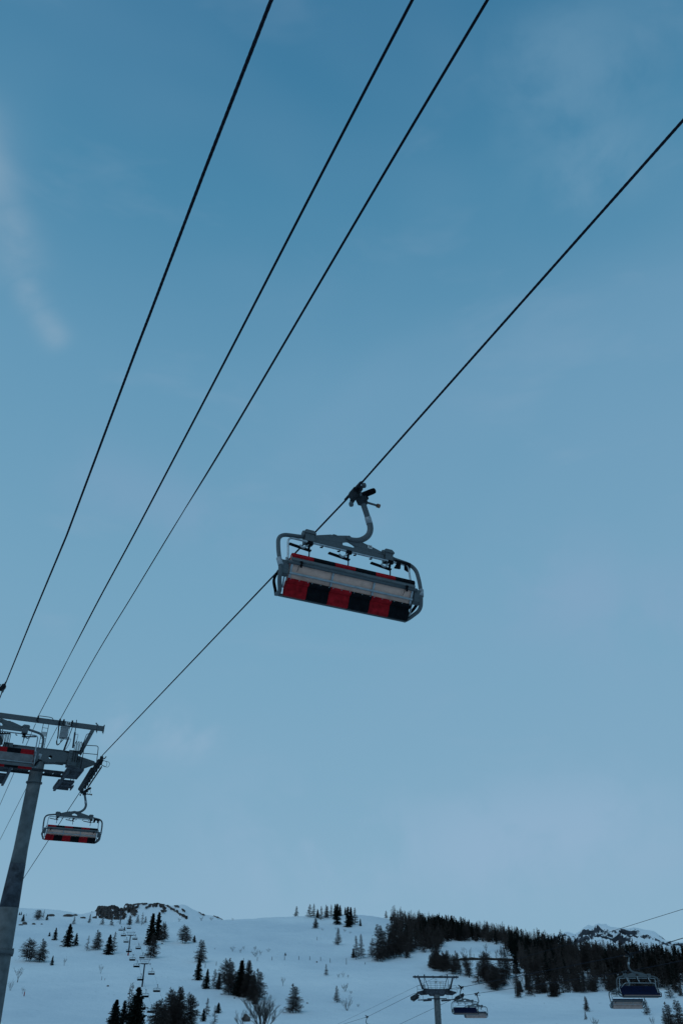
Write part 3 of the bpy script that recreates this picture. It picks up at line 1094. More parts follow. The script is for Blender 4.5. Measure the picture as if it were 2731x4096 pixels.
# shrubs poking out of the snow on the middle slope
for i, (u, v, h, w, lab) in enumerate([
        (860, 3798, 8, 1.2, 'leftmost tiny twig tuft on the open middle slope'), (930, 3806, 24, 1.1, 'thin bare shrub, left one above the fence'),
        (962, 3812, 20, 1.0, 'faint bare shrub right of the thin left one'), (975, 3797, 14, 1.3, 'low dark brush left of the larger shrub'),
        (1020, 3802, 20, 1.1, 'dark upper tuft of the larger shrub above the fence'), (1022, 3826, 26, 1.8, 'widest bare shrub just above the fence posts'),
        (1041, 3821, 22, .9, 'small dark shrub right of the widest shrub'), (1074, 3808, 16, 1.4, 'rightmost bare shrub above the fence'),
        (1354, 3912, 20, 1.0, 'left twig tuft below the right end of the fence'), (1372, 3908, 22, .9, 'middle twig tuft below the right end of the fence'),
        (1392, 3912, 16, .9, 'right twig tuft below the right end of the fence'), (1290, 3722, 10, 1.6, 'low brush on the slope below the skyline row'),
        (1378, 3727, 12, 1.8, 'low brush under the second black spruce group'), (1400, 3734, 10, 1.6, 'low brush right of that under the black spruces'),
        (1432, 4028, 14, 1.6, 'faint brush right of the large round shrub'), (1404, 3975, 14, 1.2, 'small tuft right of the upper bare shrub'),
        (717, 3684, 14, 1.2, 'tiny shrub on the ridge below the rocky hill'), (846, 3681, 15, 1.4, 'double tuft on the ridge right of the rocky hill'),
        (806, 3681, 16, 1.2, 'tuft on the ridge under the rocky hill'), (930, 3681, 10, 1.2, 'last tiny tree on the bare ridge')]):
    tree('bush', u, v, h, lab, 'bare shrubs on the open slope', w, i)

# scattered trees on the banks below the wood
g = random.Random(5)
GS = 'bare trees scattered below the wood'


ORD = ['first', 'second', 'third', 'fourth', 'fifth', 'sixth', 'seventh', 'eighth', 'ninth', 'tenth', 'eleventh', 'twelfth', 'thirteenth', 'fourteenth', 'fifteenth', 'sixteenth', 'seventeenth',
       'eighteenth', 'nineteenth', 'twentieth'] + ['twenty-' + x for x in ('first', 'second', 'third', 'fourth', 'fifth', 'sixth', 'seventh', 'eighth', 'ninth')] + ['thirtieth'] + ['thirty-' + x for x in ('first', 'second', 'third', 'fourth', 'fifth')]
LOOK = {'larch': 'bare larch', 'larch2': 'double bare larch', 'larch3': 'wide bare larch', 'densel': 'dense dark larch', 'treebare': 'spreading bare tree', 'bare': 'thin bare tree', 'bush': 'low bare shrub'}


def scat(n, poly_u, v_lo_hi, hr, kinds, where, group, seedo):
    """trees spread over a band, each told apart by its order from the left"""
    spec = []
    for i in range(n):
        u = g.uniform(*poly_u)
        lo, hi = v_lo_hi(u)
        spec.append((u, g.uniform(lo, hi), g.uniform(*hr), g.choice(kinds), g.uniform(0.8, 1.25)))
    spec.sort()
    cnt = {}
    for i, (u, v, h, k, w) in enumerate(spec):
        c = cnt[k] = cnt.get(k, 0) + 1
        tree(k, u, v, h, '%s %s from the left %s' % (ORD[c - 1], LOOK[k], where), group, w, seedo + i)


def band(pts_lo, pts_hi):
    return lambda u: (float(np.interp(u, *zip(*pts_lo))), float(np.interp(u, *zip(*pts_hi))))


scat(33, (1575, 1760), band([(1590, 3800), (1760, 3775)], [(1590, 3838), (1640, 3832), (1680, 3815), (1760, 3830)]), (45, 80), ['larch', 'larch2', 'bush', 'larch3'],
     'on the lower left fringe of the wood', 'larches on the lower left fringe of the wood', 0)
scat(20, (1718, 1792), band([(1718, 3850), (1792, 3850)], [(1718, 3885), (1792, 3890)]), (50, 85), ['larch', 'larch3', 'larch2'],
     'in the thicket left of the road bank', 'bare trees in the thicket left of the road bank', 40)
scat(35, (1795, 2070), band([(1800, 3870), (2070, 3900)], [(1800, 3895), (1850, 3925), (1900, 3945), (1960, 3960), (2070, 3985)]), (55, 95), ['larch', 'larch3', 'treebare', 'larch3', 'larch2'],
     'on the snowy bank below the road', 'bare trees on the snowy bank below the road', 80)
scat(35, (2050, 2420), band([(2060, 3960), (2420, 3940)], [(2060, 3990), (2160, 3997), (2250, 3990), (2420, 3965)]), (45, 90), ['larch', 'larch2', 'treebare', 'bare', 'densel'],
     'along the lower edge of the wood', 'bare trees on the lower edge of the wood', 140)
scat(16, (2420, 2740), band([(2420, 3940), (2740, 3950)], [(2420, 3975), (2740, 4010)]), (45, 90), ['larch', 'larch2', 'treebare'],
     'behind the blue chairs', 'bare trees behind the blue chairs', 190)
scat(8, (1935, 2035), band([(1935, 3800), (2035, 3815)], [(1935, 3832), (2035, 3838)]), (25, 45), ['larch', 'bush'],
     'just above the road bank', 'small bare trees above the road bank', 220)
tree('widespruce', 2065, 3893, 70, 'dark spruce at the right end of the road bank', None, 1.0)


# the wood itself: far off and one dark mass
def wood():
    g = random.Random(77)
    LO = [(1560, 3815), (1620, 3820), (1690, 3792), (1760, 3778), (1810, 3774), (1960, 3776), (2000, 3790), (2035, 3818), (2060, 3890), (2100, 3938), (2160, 3966), (2250, 3970), (2330, 3955), (2450, 3940), (2731, 3938), (3100, 3930), (3500, 3900)]
    lu, lv = zip(*LO)
    kinds = {}
    for key, fn, args in (('l', larch_pair, (900, 1, 0.25, 0.62, 0.08, True, 'twig', 2.0, 0.7)), ('l2', larch_pair, (901, 2, 0.26, 0.75, 0.08, True, 'twig', 2.0, 0.7)), ('l3', larch_pair, (903, 1, 0.28, 0.62, 0.2, True, 'twig', 2.1, 0.7)), ('s', spruce_pair, (902, 0.23, 0.36)), ('s2', spruce_pair, (904, 0.19, 0.34))):
        tr, cr, _ = fn(*args)
        tris, tv = [], tr.v + cr.v
        nf = len(tr.v)
        fs = list(tr.f) + [tuple(i + nf for i in f) for f in cr.f]
        mi = [0] * len(tr.f) + [1] * len(cr.f)
        kinds[key] = (np.array(tv), fs, mi)
    V, Fc, MI = [], [], []
    off = 0
    cnt = 0
    while cnt < 2500:
        u = g.uniform(1555, 3050) if cnt > 200 else g.uniform(1555, 1800)
        th = math.atan((u - 1365.5) / F / 1.14)
        vlo = float(np.interp(u, lu, lv))
        r0 = v_to_r(vlo)
        r1 = smooth_interp(th, _rth, _rr, 0.006)
        if r1 <= r0 + 4:
            r1 = r0 + 10
        r = g.uniform(r0, r1 + 22)
        if u > 2700 and g.random() < 0.5:
            continue
        if u < 1720 and g.random() > (u - 1535) / 185:
            continue
        x, y = r * math.sin(th), r * math.cos(th)
        # dark spruce stands keep to patches, larch elsewhere
        pv = noise.noise(Vector((x * 0.012, y * 0.012, 5.5)))
        gap = noise.noise(Vector((x * 0.03, y * 0.03, 1.5)))
        if gap < -0.30 and r < r1 - 30:
            continue
        if r - r0 < 30 and g.random() < 0.5:
            continue
        pspr = 0.5 if (1750 < u < 2260) else 0.22
        k = g.choice(('s', 's2')) if g.random() < pspr + pv * 0.9 else g.choice(('l', 'l2', 'l3'))
        tv, fs, mi = kinds[k]
        hh = g.uniform(0.55, 1.22) * (11.5 if k in ('l', 'l2', 'l3') else 11.5)
        if r > r1 - 6:
            hh *= 0.78
        s = hh / H0
        a = g.uniform(0, 6.28)
        wx = s * g.uniform(0.9, 1.3)
        ca, sa = math.cos(a), math.sin(a)
        P = np.empty_like(tv)
        P[:, 0] = (tv[:, 0] * ca - tv[:, 1] * sa) * wx + x
        P[:, 1] = (tv[:, 0] * sa + tv[:, 1] * ca) * wx + y
        P[:, 2] = tv[:, 2] * s + ground(th, r) - 0.3
        V.append(P)
        sp = k in ('s', 's2')
        Fc.append((fs, off))
        MI += [0 if q == 0 else (2 if sp else 1) for q in mi]
        off += len(tv)
        cnt += 1
    verts = np.concatenate(V)
    faces = [tuple(i + o for i in f) for fs, o in Fc for f in fs]
    me = bpy.data.meshes.new('wood')
    me.from_pydata(verts.tolist(), [], faces)
    for mm in ('bark', 'twig_wood', 'needle'):
        me.materials.append(M[mm])
    me.polygons.foreach_set('material_index', MI)
    me.update()
    o = bpy.data.objects.new('wood', me)
    COL.objects.link(o)
    tag(o, 'dark mixed wood of larch and spruce covering the right hillside', 'wood', None, 'stuff')


wood()

# ------------------------------------------------------------------ fence posts, markers, road bank
FP = [(821, 3871, 17, 'leftmost wooden post of the fence, beside the broad larch'), (865, 3862, 16, 'second wooden post from the left of the fence'), (974, 3848, 16, 'fence post just above the black spruce'),
      (1029, 3843, 14, 'fence post under the widest shrub'), (1088, 3841, 15, 'fence post between the widest shrub and the tiny dark spruce'), (1138, 3840, 15, 'fence post directly under the tiny dark spruce'),
      (1195, 3839, 15, 'first fence post right of the tiny dark spruce'), (1239, 3840, 15, 'second fence post right of the tiny dark spruce'), (1282, 3844, 16, 'fence post left of the small larch under the fence'),
      (1320, 3850, 17, 'fence post right above the small larch'), (1385, 3858, 26, 'tallest thin post at the right end of the fence'), (1460, 3857, 8, 'short stump post below the tall larches'), (1268, 3761, 14, 'single post alone high on the slope')]
post_pts = []
for i, (u, v, h, lab) in enumerate(FP):
    P, r = place(u, v)
    z = top_z(P, u, v - h) - P.z
    root = MB().tube([(0, 0, -0.3), (0.02, 0, z * 0.5), (0, 0.03, z)], [0.17, 0.16, 0.14], 7).build('fence_post', M['post'])
    root.location = P
    tag(root, lab, 'post', 'wooden fence posts across the snow slope')
    post_pts.append((P, z))
for i, (u, h) in enumerate([(1810, 15), (1827, 16), (1860, 17), (1895, 17), (1925, 16), (1955, 15), (1983, 15), (2010, 14)]):
    P, r = place(u, 3836)
    z = top_z(P, u, 3836 - 4 - h) - P.z
    root = MB().tube([(0, 0, -0.3), (0, 0, z)], [0.15, 0.13], 7).build('road_post', M['post'])
    root.location = P
    tag(root, ['first', 'second', 'third', 'fourth', 'fifth', 'sixth', 'seventh', 'last'][i] + ' post from the left along the road bank', 'post', 'posts standing along the road bank')

# dark bare road bank
pts = []
us = np.linspace(1784, 2050, 34)
mbk = MB()
low, high, back = [], [], []
for i, u in enumerate(us):
    s = i / (len(us) - 1)
    env = min(1, 6 * s) * (0.75 + 0.3 * noise.noise(Vector((s * 9, 0, 0))))
    P, r = place(u, 3846 - 5 * math.sin(s * 3.1))
    th = math.atan2(P.x, P.y)
    hh = 1.9 * env + 0.1
    low.append((P.x, P.y, P.z - 0.15))
    r2 = r + 0.9
    high.append((r2 * math.sin(th), r2 * math.cos(th), P.z + hh))
    r3 = r + 5
    back.append((r3 * math.sin(th), r3 * math.cos(th), max(ground(th, r3) - 0.05, P.z + hh * 0.7)))
n = len(us)
mbk.add(low + high + back, [(i, i + 1, n + i + 1, n + i) for i in range(n - 1)] + [(n + i, n + i + 1, 2 * n + i + 1, 2 * n + i) for i in range(n - 1)], True)
tag(mbk.build('road_bank', M['earth']), 'dark bare earth bank below the road on the right slope', None, None, 'structure')

# red marker posts on the left slope
for (u, v, h, lab) in [(97, 3985, 28, 'red piste marker post beside a thin sapling at left'), (420, 3921, 9, 'thin red stake alone on the open left slope'), (407, 3921, 16, 'thin dark stake left of the small red stake')]:
    P, r = place(u, v)
    z = top_z(P, u, v - h) - P.z
    root = thing('marker_post', lab, 'marker post', P)
    MB().tube([(0, 0, -0.2), (0, 0, z)], [0.11, 0.09], 7).build('pole', M['post'], root)
    k_ = 1.0 if u < 200 else 0.45
    MB().tube([(0, 0, 0.1), (0, 0, z * 0.62)], [0.24 * k_, 0.22 * k_], 9).build('padding', M['redpaint'] if 'red' in lab[:9] else M['post'], root)

# ------------------------------------------------------------------ the chairs
OFF = (0.14, 0.0, 0.03)
XC = -0.28                       # middle of the seat in the measured frame


def make_chair(label, style):
    blue = style == 'blue'
    root = thing('chairlift_chair', label, 'lift chair')

    def B(mb, name, mat, par=root):
        return mb.build(name, M[mat], par, OFF)
    # --- grip on the rope
    gp = MB()
    gp.prism([(-0.21, -0.05), (-0.17, 0.05), (-0.10, 0.07), (-0.03, 0.03), (0.0, -0.08), (-0.06, -0.18), (-0.14, -0.16)], -0.13, 0.13)
    gp.prism([(-0.17, 0.02), (-0.12, 0.055), (-0.11, 0.02), (-0.15, -0.01)], -0.42, 0.42)
    gp.beam((-0.05, -0.28, -0.02), (-0.05, 0.28, -0.12), 0.06, 0.12)
    gp.tube([(-0.05, 0, -0.1), (0.14, 0, -0.22)], 0.085, 10)
    gp.prism([(0.02, -0.05), (0.13, 0.02), (0.20, -0.12), (0.22, -0.28), (0.03, -0.30), (-0.03, -0.18)], -0.07, 0.07)
    grip = B(gp, 'grip', 'dark_steel')
    sp = MB()
    a, b_ = Vector((0.09, -0.02, -0.06)), Vector((0.40, -0.02, 0.16))
    path = []
    d = (b_ - a).normalized()
    e1 = d.cross(Vector((0, 1, 0))).normalized()
    e2 = d.cross(e1)
    for i in range(97):
        s = i / 96
        an = s * 8 * 2 * math.pi
        path.append(a.lerp(b_, s) + (e1 * math.cos(an) + e2 * math.sin(an)) * 0.062)
    sp.tube(path, 0.016, 6)
    sp.tube([a, b_], 0.045, 10)
    sp.tube([b_ - d * 0.01, b_ + d * 0.025], 0.072, 12)
    sp.tube([b_ + d * 0.02, b_ + d * 0.06], 0.03, 8)
    sp.tube([a + Vector((0.04, 0.10, -0.06)), a + Vector((0.20, 0.10, 0.05))], 0.045, 10)
    B(sp, 'spring', 'black', grip)
    for (x, y, z) in ((0.03, -0.24, 0.08), (-0.02, -0.10, -0.09), (-0.12, 0.14, -0.27)):
        w = MB()
        w.tube([(x - 0.02, y, z - 0.01), (x + 0.025, y, z + 0.01)], 0.064, 14)
        w.tube([(x - 0.03, y, z - 0.01), (x + 0.035, y, z + 0.01)], 0.03, 8)
        B(w, 'roller', 'steel', grip)
    gr = MB().tube([(0.2, 0, -0.205), (0.52, 0, -0.215)], 0.028, 10)
    gr.tube([(0.185, 0, -0.2), (0.215, 0, -0.2)], 0.06, 12)
    rod = B(gr, 'guide_rod', 'steel', grip)
    B(MB().tube([(0.50, 0, -0.212), (0.575, 0, -0.218)], 0.05, 12), 'rod_cap', 'tag', grip)
    # --- hanger arm
    hp = [(0.12, 0, -0.24), (0.20, 0, -0.48), (0.255, 0, -0.66), (0.30, 0, -0.82), (0.305, 0, -0.95), (0.265, 0, -1.08), (0.18, 0, -1.19), (0.06, 0, -1.28), (-0.08, 0, -1.335), (-0.28, 0, -1.36)]
    hang = B(MB().tube(spline(hp, 6), [0.068] * 12 + [0.072] * 30 + [0.068] * 13, 14), 'hanger_arm', 'steel')
    B(MB().tube([(0.246, 0, -0.63), (0.262, 0, -0.69), (0.291, 0, -0.79)], 0.078, 14), 'sleeve', 'alu', hang)
    # --- crossbeam: welded plate with a gusset hole above a box beam
    cb = MB()
    up = [(-1.13, -1.475), (-0.73, -1.35), (-0.55, -1.33), (-0.31, -1.27), (-0.16, -1.295), (-0.02, -1.30), (0.10, -1.355), (0.38, -1.42), (0.56, -1.47), (0.62, -1.475)]
    loh = [(-1.13, -1.55), (-0.42, -1.53), (-0.40, -1.475), (-0.29, -1.425), (-0.15, -1.475), (-0.10, -1.53), (0.62, -1.55)]
    polyt = up + [(0.62, -1.54), (-0.13, -1.49), (-0.16, -1.47), (-0.29, -1.42), (-0.40, -1.465), (-0.42, -1.49), (-1.13, -1.54)]
    cb.prism(list(reversed(polyt)), -0.022, 0.022)
    cb.box((-1.13, -0.05, -1.665), (0.62, 0.05, -1.575))
    cb.box((-1.13, -0.02, -1.576), (-0.42, 0.02, -1.50))
    cb.box((-0.12, -0.02, -1.576), (0.62, 0.02, -1.50))
    cb.prism([(-0.42, -1.576), (-0.12, -1.576), (-0.12, -1.545), (-0.42, -1.545)][::-1], -0.018, 0.018)
    cb.box((-0.66, -0.03, -1.36), (-0.57, 0.03, -1.325))
    cb.tube([(-0.28, -0.075, -1.345), (-0.28, 0.075, -1.345)], 0.055, 12)
    cross = B(cb, 'crossbeam', 'steel')
    for xa, xb in ((-1.40, -1.10), (0.60, 0.88)):
        j = MB()
        j.prism([(xa + 0.02, -1.44), (xa + 0.05, -1.415), (xb - 0.07, -1.415), (xb - 0.01, -1.47), (xb - 0.01, -1.50), (xa + 0.01, -1.50)][::-1], -0.11, 0.11)
        j.box((xa + 0.04, -0.09, -1.72), (xb - 0.04, 0.09, -1.50))
        j.tube([(xa, 0, -1.50), (xa + 0.05, 0, -1.50)], 0.085, 12)
        B(j, 'beam_joint', 'steel')
    if not blue:
        pl = MB().box((0.215, -0.036, -1.475), (0.325, -0.026, -1.385))
        plate = B(pl, 'number_plate', 'sign')
        text_mesh('digits', '50', 0.085, M['ink'], plate, (0.27 + OFF[0], -0.038, -1.428 + OFF[2]), (math.radians(90), 0, 0), 0.001)
    # --- side frames: big bent tubes
    for s in (-1, 1):
        x0 = -1.38 if s < 0 else 0.86
        xo, xi, xe = XC + s * 1.74, XC + s * 1.70, XC + s * 1.56
        p = [(x0, 0.0, -1.57), (XC + s * 1.20, 0.0, -1.585)]
        p += [(xo - s * 0.02, -0.06, -1.68), (xo, -0.19, -2.2), (xi, -0.27, -2.58), (xi, -0.22, -2.86), (xe, 0.08, -2.98), (xe, 0.28, -2.95)]
        sf = B(MB().tube(rounded(p, 0.42, 9), 0.046, 12), 'side_frame', 'steel')
        B(MB().tube([(xo - s * 0.005, -0.225, -2.37), (xi, -0.27, -2.55)], 0.060, 14), 'clamp_sleeve', 'alu', sf)
        B(MB().tube(spline([(xe, 0.31, -2.97), (xe + s * 0.03, 0.28, -2.86), (xi, 0.10, -2.72), (xi, -0.16, -2.62)], 5), 0.036, 8, flat=0.6), 'armrest', 'black', sf)
        br = MB().prism([(-0.30, -2.42), (-0.16, -2.46), (-0.12, -2.72), (-0.26, -2.70)], XC + s * 1.52, XC + s * 1.70, 'yz')
        B(br, 'seat_bracket', 'steel')
        B(MB().tube([(XC + s * 1.56, -0.22, -2.30), (XC + s * 1.55, -0.12, -2.62), (XC + s * 1.54, 0.0, -2.92)], 0.022, 8), 'bracket_strut', 'chrome')
    B(MB().tube([(XC - 1.54, 0.22, -2.985), (XC + 1.54, 0.22, -2.985)], 0.036, 12), 'front_rail', 'pole')
    # --- backrest: padded slab leaning back
    def slab(x0, x1, prof_, th, mb=None):
        mb = mb or MB()
        n_ = len(prof_)
        outer, inner = [], []
        for i, (y, z) in enumerate(prof_):
            a_ = Vector(prof_[max(i - 1, 0)])
            c_ = Vector(prof_[min(i + 1, n_ - 1)])
            d_ = (c_ - a_).normalized()
            nn = Vector((-d_.y, d_.x))   # towards the front
            outer.append((y, z))
            inner.append((y + nn.x * th, z + nn.y * th))
        poly = outer + inner[::-1]
        return mb.prism(poly, x0, x1, 'yz')
    BT, BB = (-0.335, -2.33), (-0.105, -2.80)
    shell_prof = [(-0.345, -2.31), (-0.30, -2.42), (-0.20, -2.62), (-0.11, -2.79)]
    shell = B(slab(XC - 1.49, XC + 1.49, shell_prof, 0.03), 'backrest_shell', 'shell_worn' if blue else 'shell')
    # steel rails and struts on the back of the shell
    B(MB().tube([(XC - 1.49, -0.355, -2.375), (XC + 1.49, -0.355, -2.375)], 0.030, 10), 'cross_tube', 'steel', shell)
    B(MB().tube([(XC - 1.56, -0.330, -2.455), (XC + 1.56, -0.330, -2.455)], 0.040, 12), 'cross_tube', 'steel', shell)
    B(MB().box((XC - 1.485, -0.385, -2.435), (XC + 1.485, -0.34, -2.345), Matrix.Rotation(math.radians(-24), 3, 'X')), 'back_plate', 'pole', shell)
    B(MB().beam((XC - 1.49, -0.232, -2.66), (XC + 1.49, -0.232, -2.66), 0.03, 0.042), 'rail', 'alu', shell)
    for k in (-1.46, -0.5, 0.5, 1.46):
        B(MB().beam((XC + k, -0.315, -2.46), (XC + k, -0.16, -2.74), 0.045, 0.02), 'strut', 'alu', shell)
    for k in (-1.28, 1.28):
        q = MB().tube([(XC + k, -0.385, -2.49), (XC + k + 0.01, -0.335, -2.54)], 0.024, 10)
        q.tube([(XC + k - 0.03, -0.34, -2.50), (XC + k - 0.05, -0.27, -2.62)], 0.006, 6)
        q.tube([(XC + k, -0.40, -2.43), (XC + k, -0.38, -2.47)], 0.03, 8)
        B(q, 'latch_knob', 'black', shell)
    names = ['red', 'blackvinyl'] * 3 if not blue else ['blue'] * 6
    W = 2.98 / 6
    for i in range(6):
        x0 = XC - 1.49 + i * W + 0.004
        x1 = x0 + W - 0.008
        mb = MB()
        # front pad with a roll over the top edge
        fr = [(-0.36, -2.375), (-0.395, -2.32), (-0.375, -2.255), (-0.31, -2.235), (-0.25, -2.27), (-0.215, -2.40), (-0.13, -2.60), (-0.04, -2.78), (-0.075, -2.80), (-0.17, -2.61), (-0.27, -2.42), (-0.315, -2.32)]
        mb.prism(fr, x0, x1, 'yz')
        B(mb, 'back_cushion', names[i])
        if not blue:
            # the seats are folded up: padding hangs behind and below, grey pan faces forwards
            mb = MB()
            mb.prism([(-0.180, -2.755), (-0.170, -2.812), (-0.112, -2.832), (-0.075, -2.83), (-0.04, -2.93), (0.0, -3.02), (0.03, -3.065), (0.09, -3.055), (0.115, -3.00), (0.10, -2.90), (0.02, -2.76), (-0.05, -2.74)][::-1], x0, x1, 'yz')
            sc_ = B(mb, 'seat_cushion', names[i])
            for t_ in (0.05, 0.25, 0.45):
                B(MB().tube([(x0 + t_, -0.187, -2.772), (x0 + t_, -0.150, -2.782)], 0.010, 6), 'rivet', 'alu', sc_)
        else:
            mb = MB()
            mb.prism([(-0.10, -2.80), (0.30, -2.72), (0.39, -2.74), (0.41, -2.81), (0.36, -2.86), (-0.06, -2.90)][::-1], x0, x1, 'yz')
            B(mb, 'seat_cushion', names[i])
    if not blue:
        B(MB().prism([(0.122, -2.93), (-0.095, -2.475), (-0.125, -2.49), (0.09, -2.945)][::-1], XC - 1.47, XC + 1.47, 'yz'), 'seat_pan', 'grey_shell')
        B(MB().tube([(XC - 1.5, 0.115, -2.84), (XC + 1.5, 0.115, -2.84)], 0.018, 8), 'pan_rail', 'alu')
    else:
        B(MB().prism([(-0.06, -2.905), (0.36, -2.865), (0.36, -2.89), (-0.04, -2.93)][::-1], XC - 1.47, XC + 1.47, 'yz'), 'seat_pan', 'shell_worn')
        sh2 = slab(XC - 1.47, XC + 1.47, [(-0.115, -2.805), (-0.09, -2.95), (-0.02, -3.05)], 0.03)
        B(sh2, 'lower_shell', 'shell_worn')
        for yy in (0.10, 0.26):
            B(MB().tube([(XC - 1.5, yy, -2.94), (XC + 1.5, yy, -2.94)], 0.02, 8), 'seat_rail', 'steel')
    # --- raised restraint bar with footrests
    zb = -1.73
    pb = [(XC - 1.52, -0.19, -2.36), (XC - 1.51, -0.17, -2.20), (XC - 1.50, -0.10, zb), (XC + 1.50, -0.10, zb), (XC + 1.51, -0.17, -2.20), (XC + 1.52, -0.19, -2.36)]
    bar = B(MB().tube(rounded(pb, 0.14, 6), 0.023, 10), 'restraint_bar', 'chrome')
    for k in (-1.02, -0.67, -0.25, 0.15, 0.55, 0.92):
        B(MB().tube([(XC + k, -0.10, zb - 0.01), (XC + k - 0.02, -0.12, zb - 0.07), (XC + k - 0.07, -0.12, zb - 0.075)], 0.018, 6), 'bar_clip', 'black', bar)
    for xh in ((-1.26, -0.31, 0.75) if not blue else (-1.2, -0.28, 0.62)):
        fp = MB()
        fp.beam((xh - 0.44, 0.02, -1.81), (xh + 0.08, 0.02, -1.87), 0.075, 0.03)
        foot = B(fp, 'footrest', 'black', bar)
        B(MB().tube(spline([(xh - 0.22, -0.06, -1.83), (xh - 0.15, -0.08, -1.885), (xh - 0.08, -0.09, -1.85), (xh, -0.10, -1.755)], 5), 0.022, 8), 'footrest_bracket', 'chrome', bar)
        hk = MB()
        hk.box((xh - 0.06, -0.13, -1.79), (xh + 0.07, -0.07, -1.71))
        hk.tube(spline([(xh, -0.1, -1.76), (xh - 0.02, -0.1, -1.88), (xh - 0.01, -0.1, -2.0), (xh - 0.015, -0.1, -2.09)], 4), [0.03] * 5 + [0.015] * 8, 8)
        B(hk, 'bar_hook', 'black', bar)
        if blue:
            B(MB().tube(spline([(xh + 0.02, 0.02, -1.60), (xh + 0.06, 0.10, -1.75), (xh + 0.02, 0.14, -1.92), (xh - 0.06, 0.14, -2.02)], 5), 0.024, 8), 'raised_leg_tube', 'chrome', bar)
    if blue:
        B(MB().tube(rounded([(XC - 1.40, -0.1, -2.36), (XC - 1.36, 0.10, -2.05), (XC + 1.20, 0.10, -2.05), (XC + 1.44, -0.1, -2.36)], 0.2, 5), 0.02, 8), 'lower_bar', 'chrome', bar)
    else:
        fl = [(0.88, -1.66), (1.28, -1.66), (1.25, -1.87), (1.22, -1.90), (1.12, -1.86), (1.12, -1.745), (1.02, -1.735), (1.00, -1.87), (0.86, -1.88), (0.85, -1.86), (0.91, -1.76)]
        B(MB().prism(fl, -0.125, -0.085), 'lock_flap', 'black', bar)
    return root


FW1 = Vector((-0.435, 0.900, 0)).normalized()
RX1 = Vector((FW1.y, -FW1.x, 0))
rz_of = lambda fw: math.atan2(-fw.x, fw.y)
O1 = CAM + ray(1432, 1972) * 19.0 + RX1 * -0.14 + Vector((0, 0, -0.03))
O2 = CAM + ray(325, 3162) * 50.0
O3 = CAM + ray(18, 2748) * 31.5
ch1 = make_chair('large chair with red and black seats, hanging alone mid-picture, number 50', 'red')
ch1.location = O1
ch1.rotation_euler[2] = rz_of(FW1)
chB = make_chair('blue-padded chair nearest the right edge, facing the camera', 'blue')
index_children()
GR, GB = 'red and black chairs of the near lift', 'blue chairs of the right lift'
ch1['group'] = GR
chB['group'] = GB
PLATE = [c for c in CHILD[ch1.name] if c.name.startswith('number_plate')][0]


def put(src, loc, fw, label, scale=1.0):
    c = copy_tree(src)
    c.location = loc
    c.rotation_euler[2] = rz_of(fw)
    c['label'] = label
    return c


keep = CHILD[ch1.name]
CHILD[ch1.name] = [c for c in keep if c is not PLATE]     # only the big chair's number can be read
ch2 = put(ch1, O2, FW1, 'smaller red and black chair hanging just below the near tower')
ch3 = put(ch1, O3, -FW1, 'red and black chair in front of the near tower, cut by the left edge')
CHILD[ch1.name] = keep

FW2 = Vector((-0.149, 0.989, 0)).normalized()
C_ = CAM + ray(2525, 3815) * 57.5
D_ = CAM + ray(2491, 3889) * 69.5
A_ = CAM + ray(1850, 3948) * 92
B_ = CAM + ray(1899, 3975) * 105
chB.location = C_
chB.scale = (0.9, 0.9, 0.9)
chB.rotation_euler[2] = rz_of(-FW2)
put(chB, D_, FW2, 'blue lift chair seen from behind with grey-brown back, lower right')
put(chB, A_, -FW2, 'blue-padded chair just right of the lower tower, front one')
put(chB, B_, FW2, 'chair with grey-brown back, half hidden behind the blue one by the tower')
LFAR = in_plane(1472, 4066, A_, (FW2.x, FW2.y))
put(chB, LFAR, -FW2, 'chair below the frame edge, only its grip and hanger showing')

# ------------------------------------------------------------------ ropes and cables


def rope(name, pts, dia, label, cat, group=None, strands=False, seg=0.05):
    pts = [Vector(p) for p in pts]
    mb = MB()
    if not strands:
        mb.tube(pts, dia / 2, 8)
    else:
        # stranded wire rope: six lobes twisting along its length
        allp, tw = [], 0
        lens = []
        for a, b_ in zip(pts, pts[1:]):
            L = (b_ - a).length
            near = min((a - CAM).length, (b_ - CAM).length) < 40
            n_ = max(1, int(L / seg)) if near else max(1, int(L / 2))
            n_ = min(n_, 1500)
            for i in range(n_):
                allp.append(a.lerp(b_, i / n_))
        allp.append(pts[-1])
        d = (pts[-1] - pts[0]).normalized()
        s = d.cross(Vector((0, 0, 1))).normalized()
        u = d.cross(s).normalized()
        vs, fs, dist = [], [], 0
        K = 18
        for i, p in enumerate(allp):
            if i:
                dist += (p - allp[i - 1]).length
            for k in range(K):
                a = 2 * math.pi * k / K
                rr = dia / 2 * (0.93 + 0.10 * math.cos(6 * (a + dist * 11)))
                vs.append(p + (s * math.cos(a) + u * math.sin(a)) * rr)
        for i in range(len(allp) - 1):
            for k in range(K):
                a_, b2 = i * K + k, i * K + (k + 1) % K
                fs.append((a_, b2, b2 + K, a_ + K))
        mb.add(vs, fs, True)
    o = mb.build(name, M['rope'])
    return tag(o, label, cat, group)


# tower 16 frame
T16 = Vector((-15.65, 41.70, ground(math.atan2(-15.65, 41.7), 44.5)))


def t16(x, y, z):
    """point of tower 16: x along the crossarm, y along the rope, z height above the camera's ground"""
    return Vector((T16.x, T16.y, 0)) + RX1 * x + FW1 * y + Vector((0, 0, z))


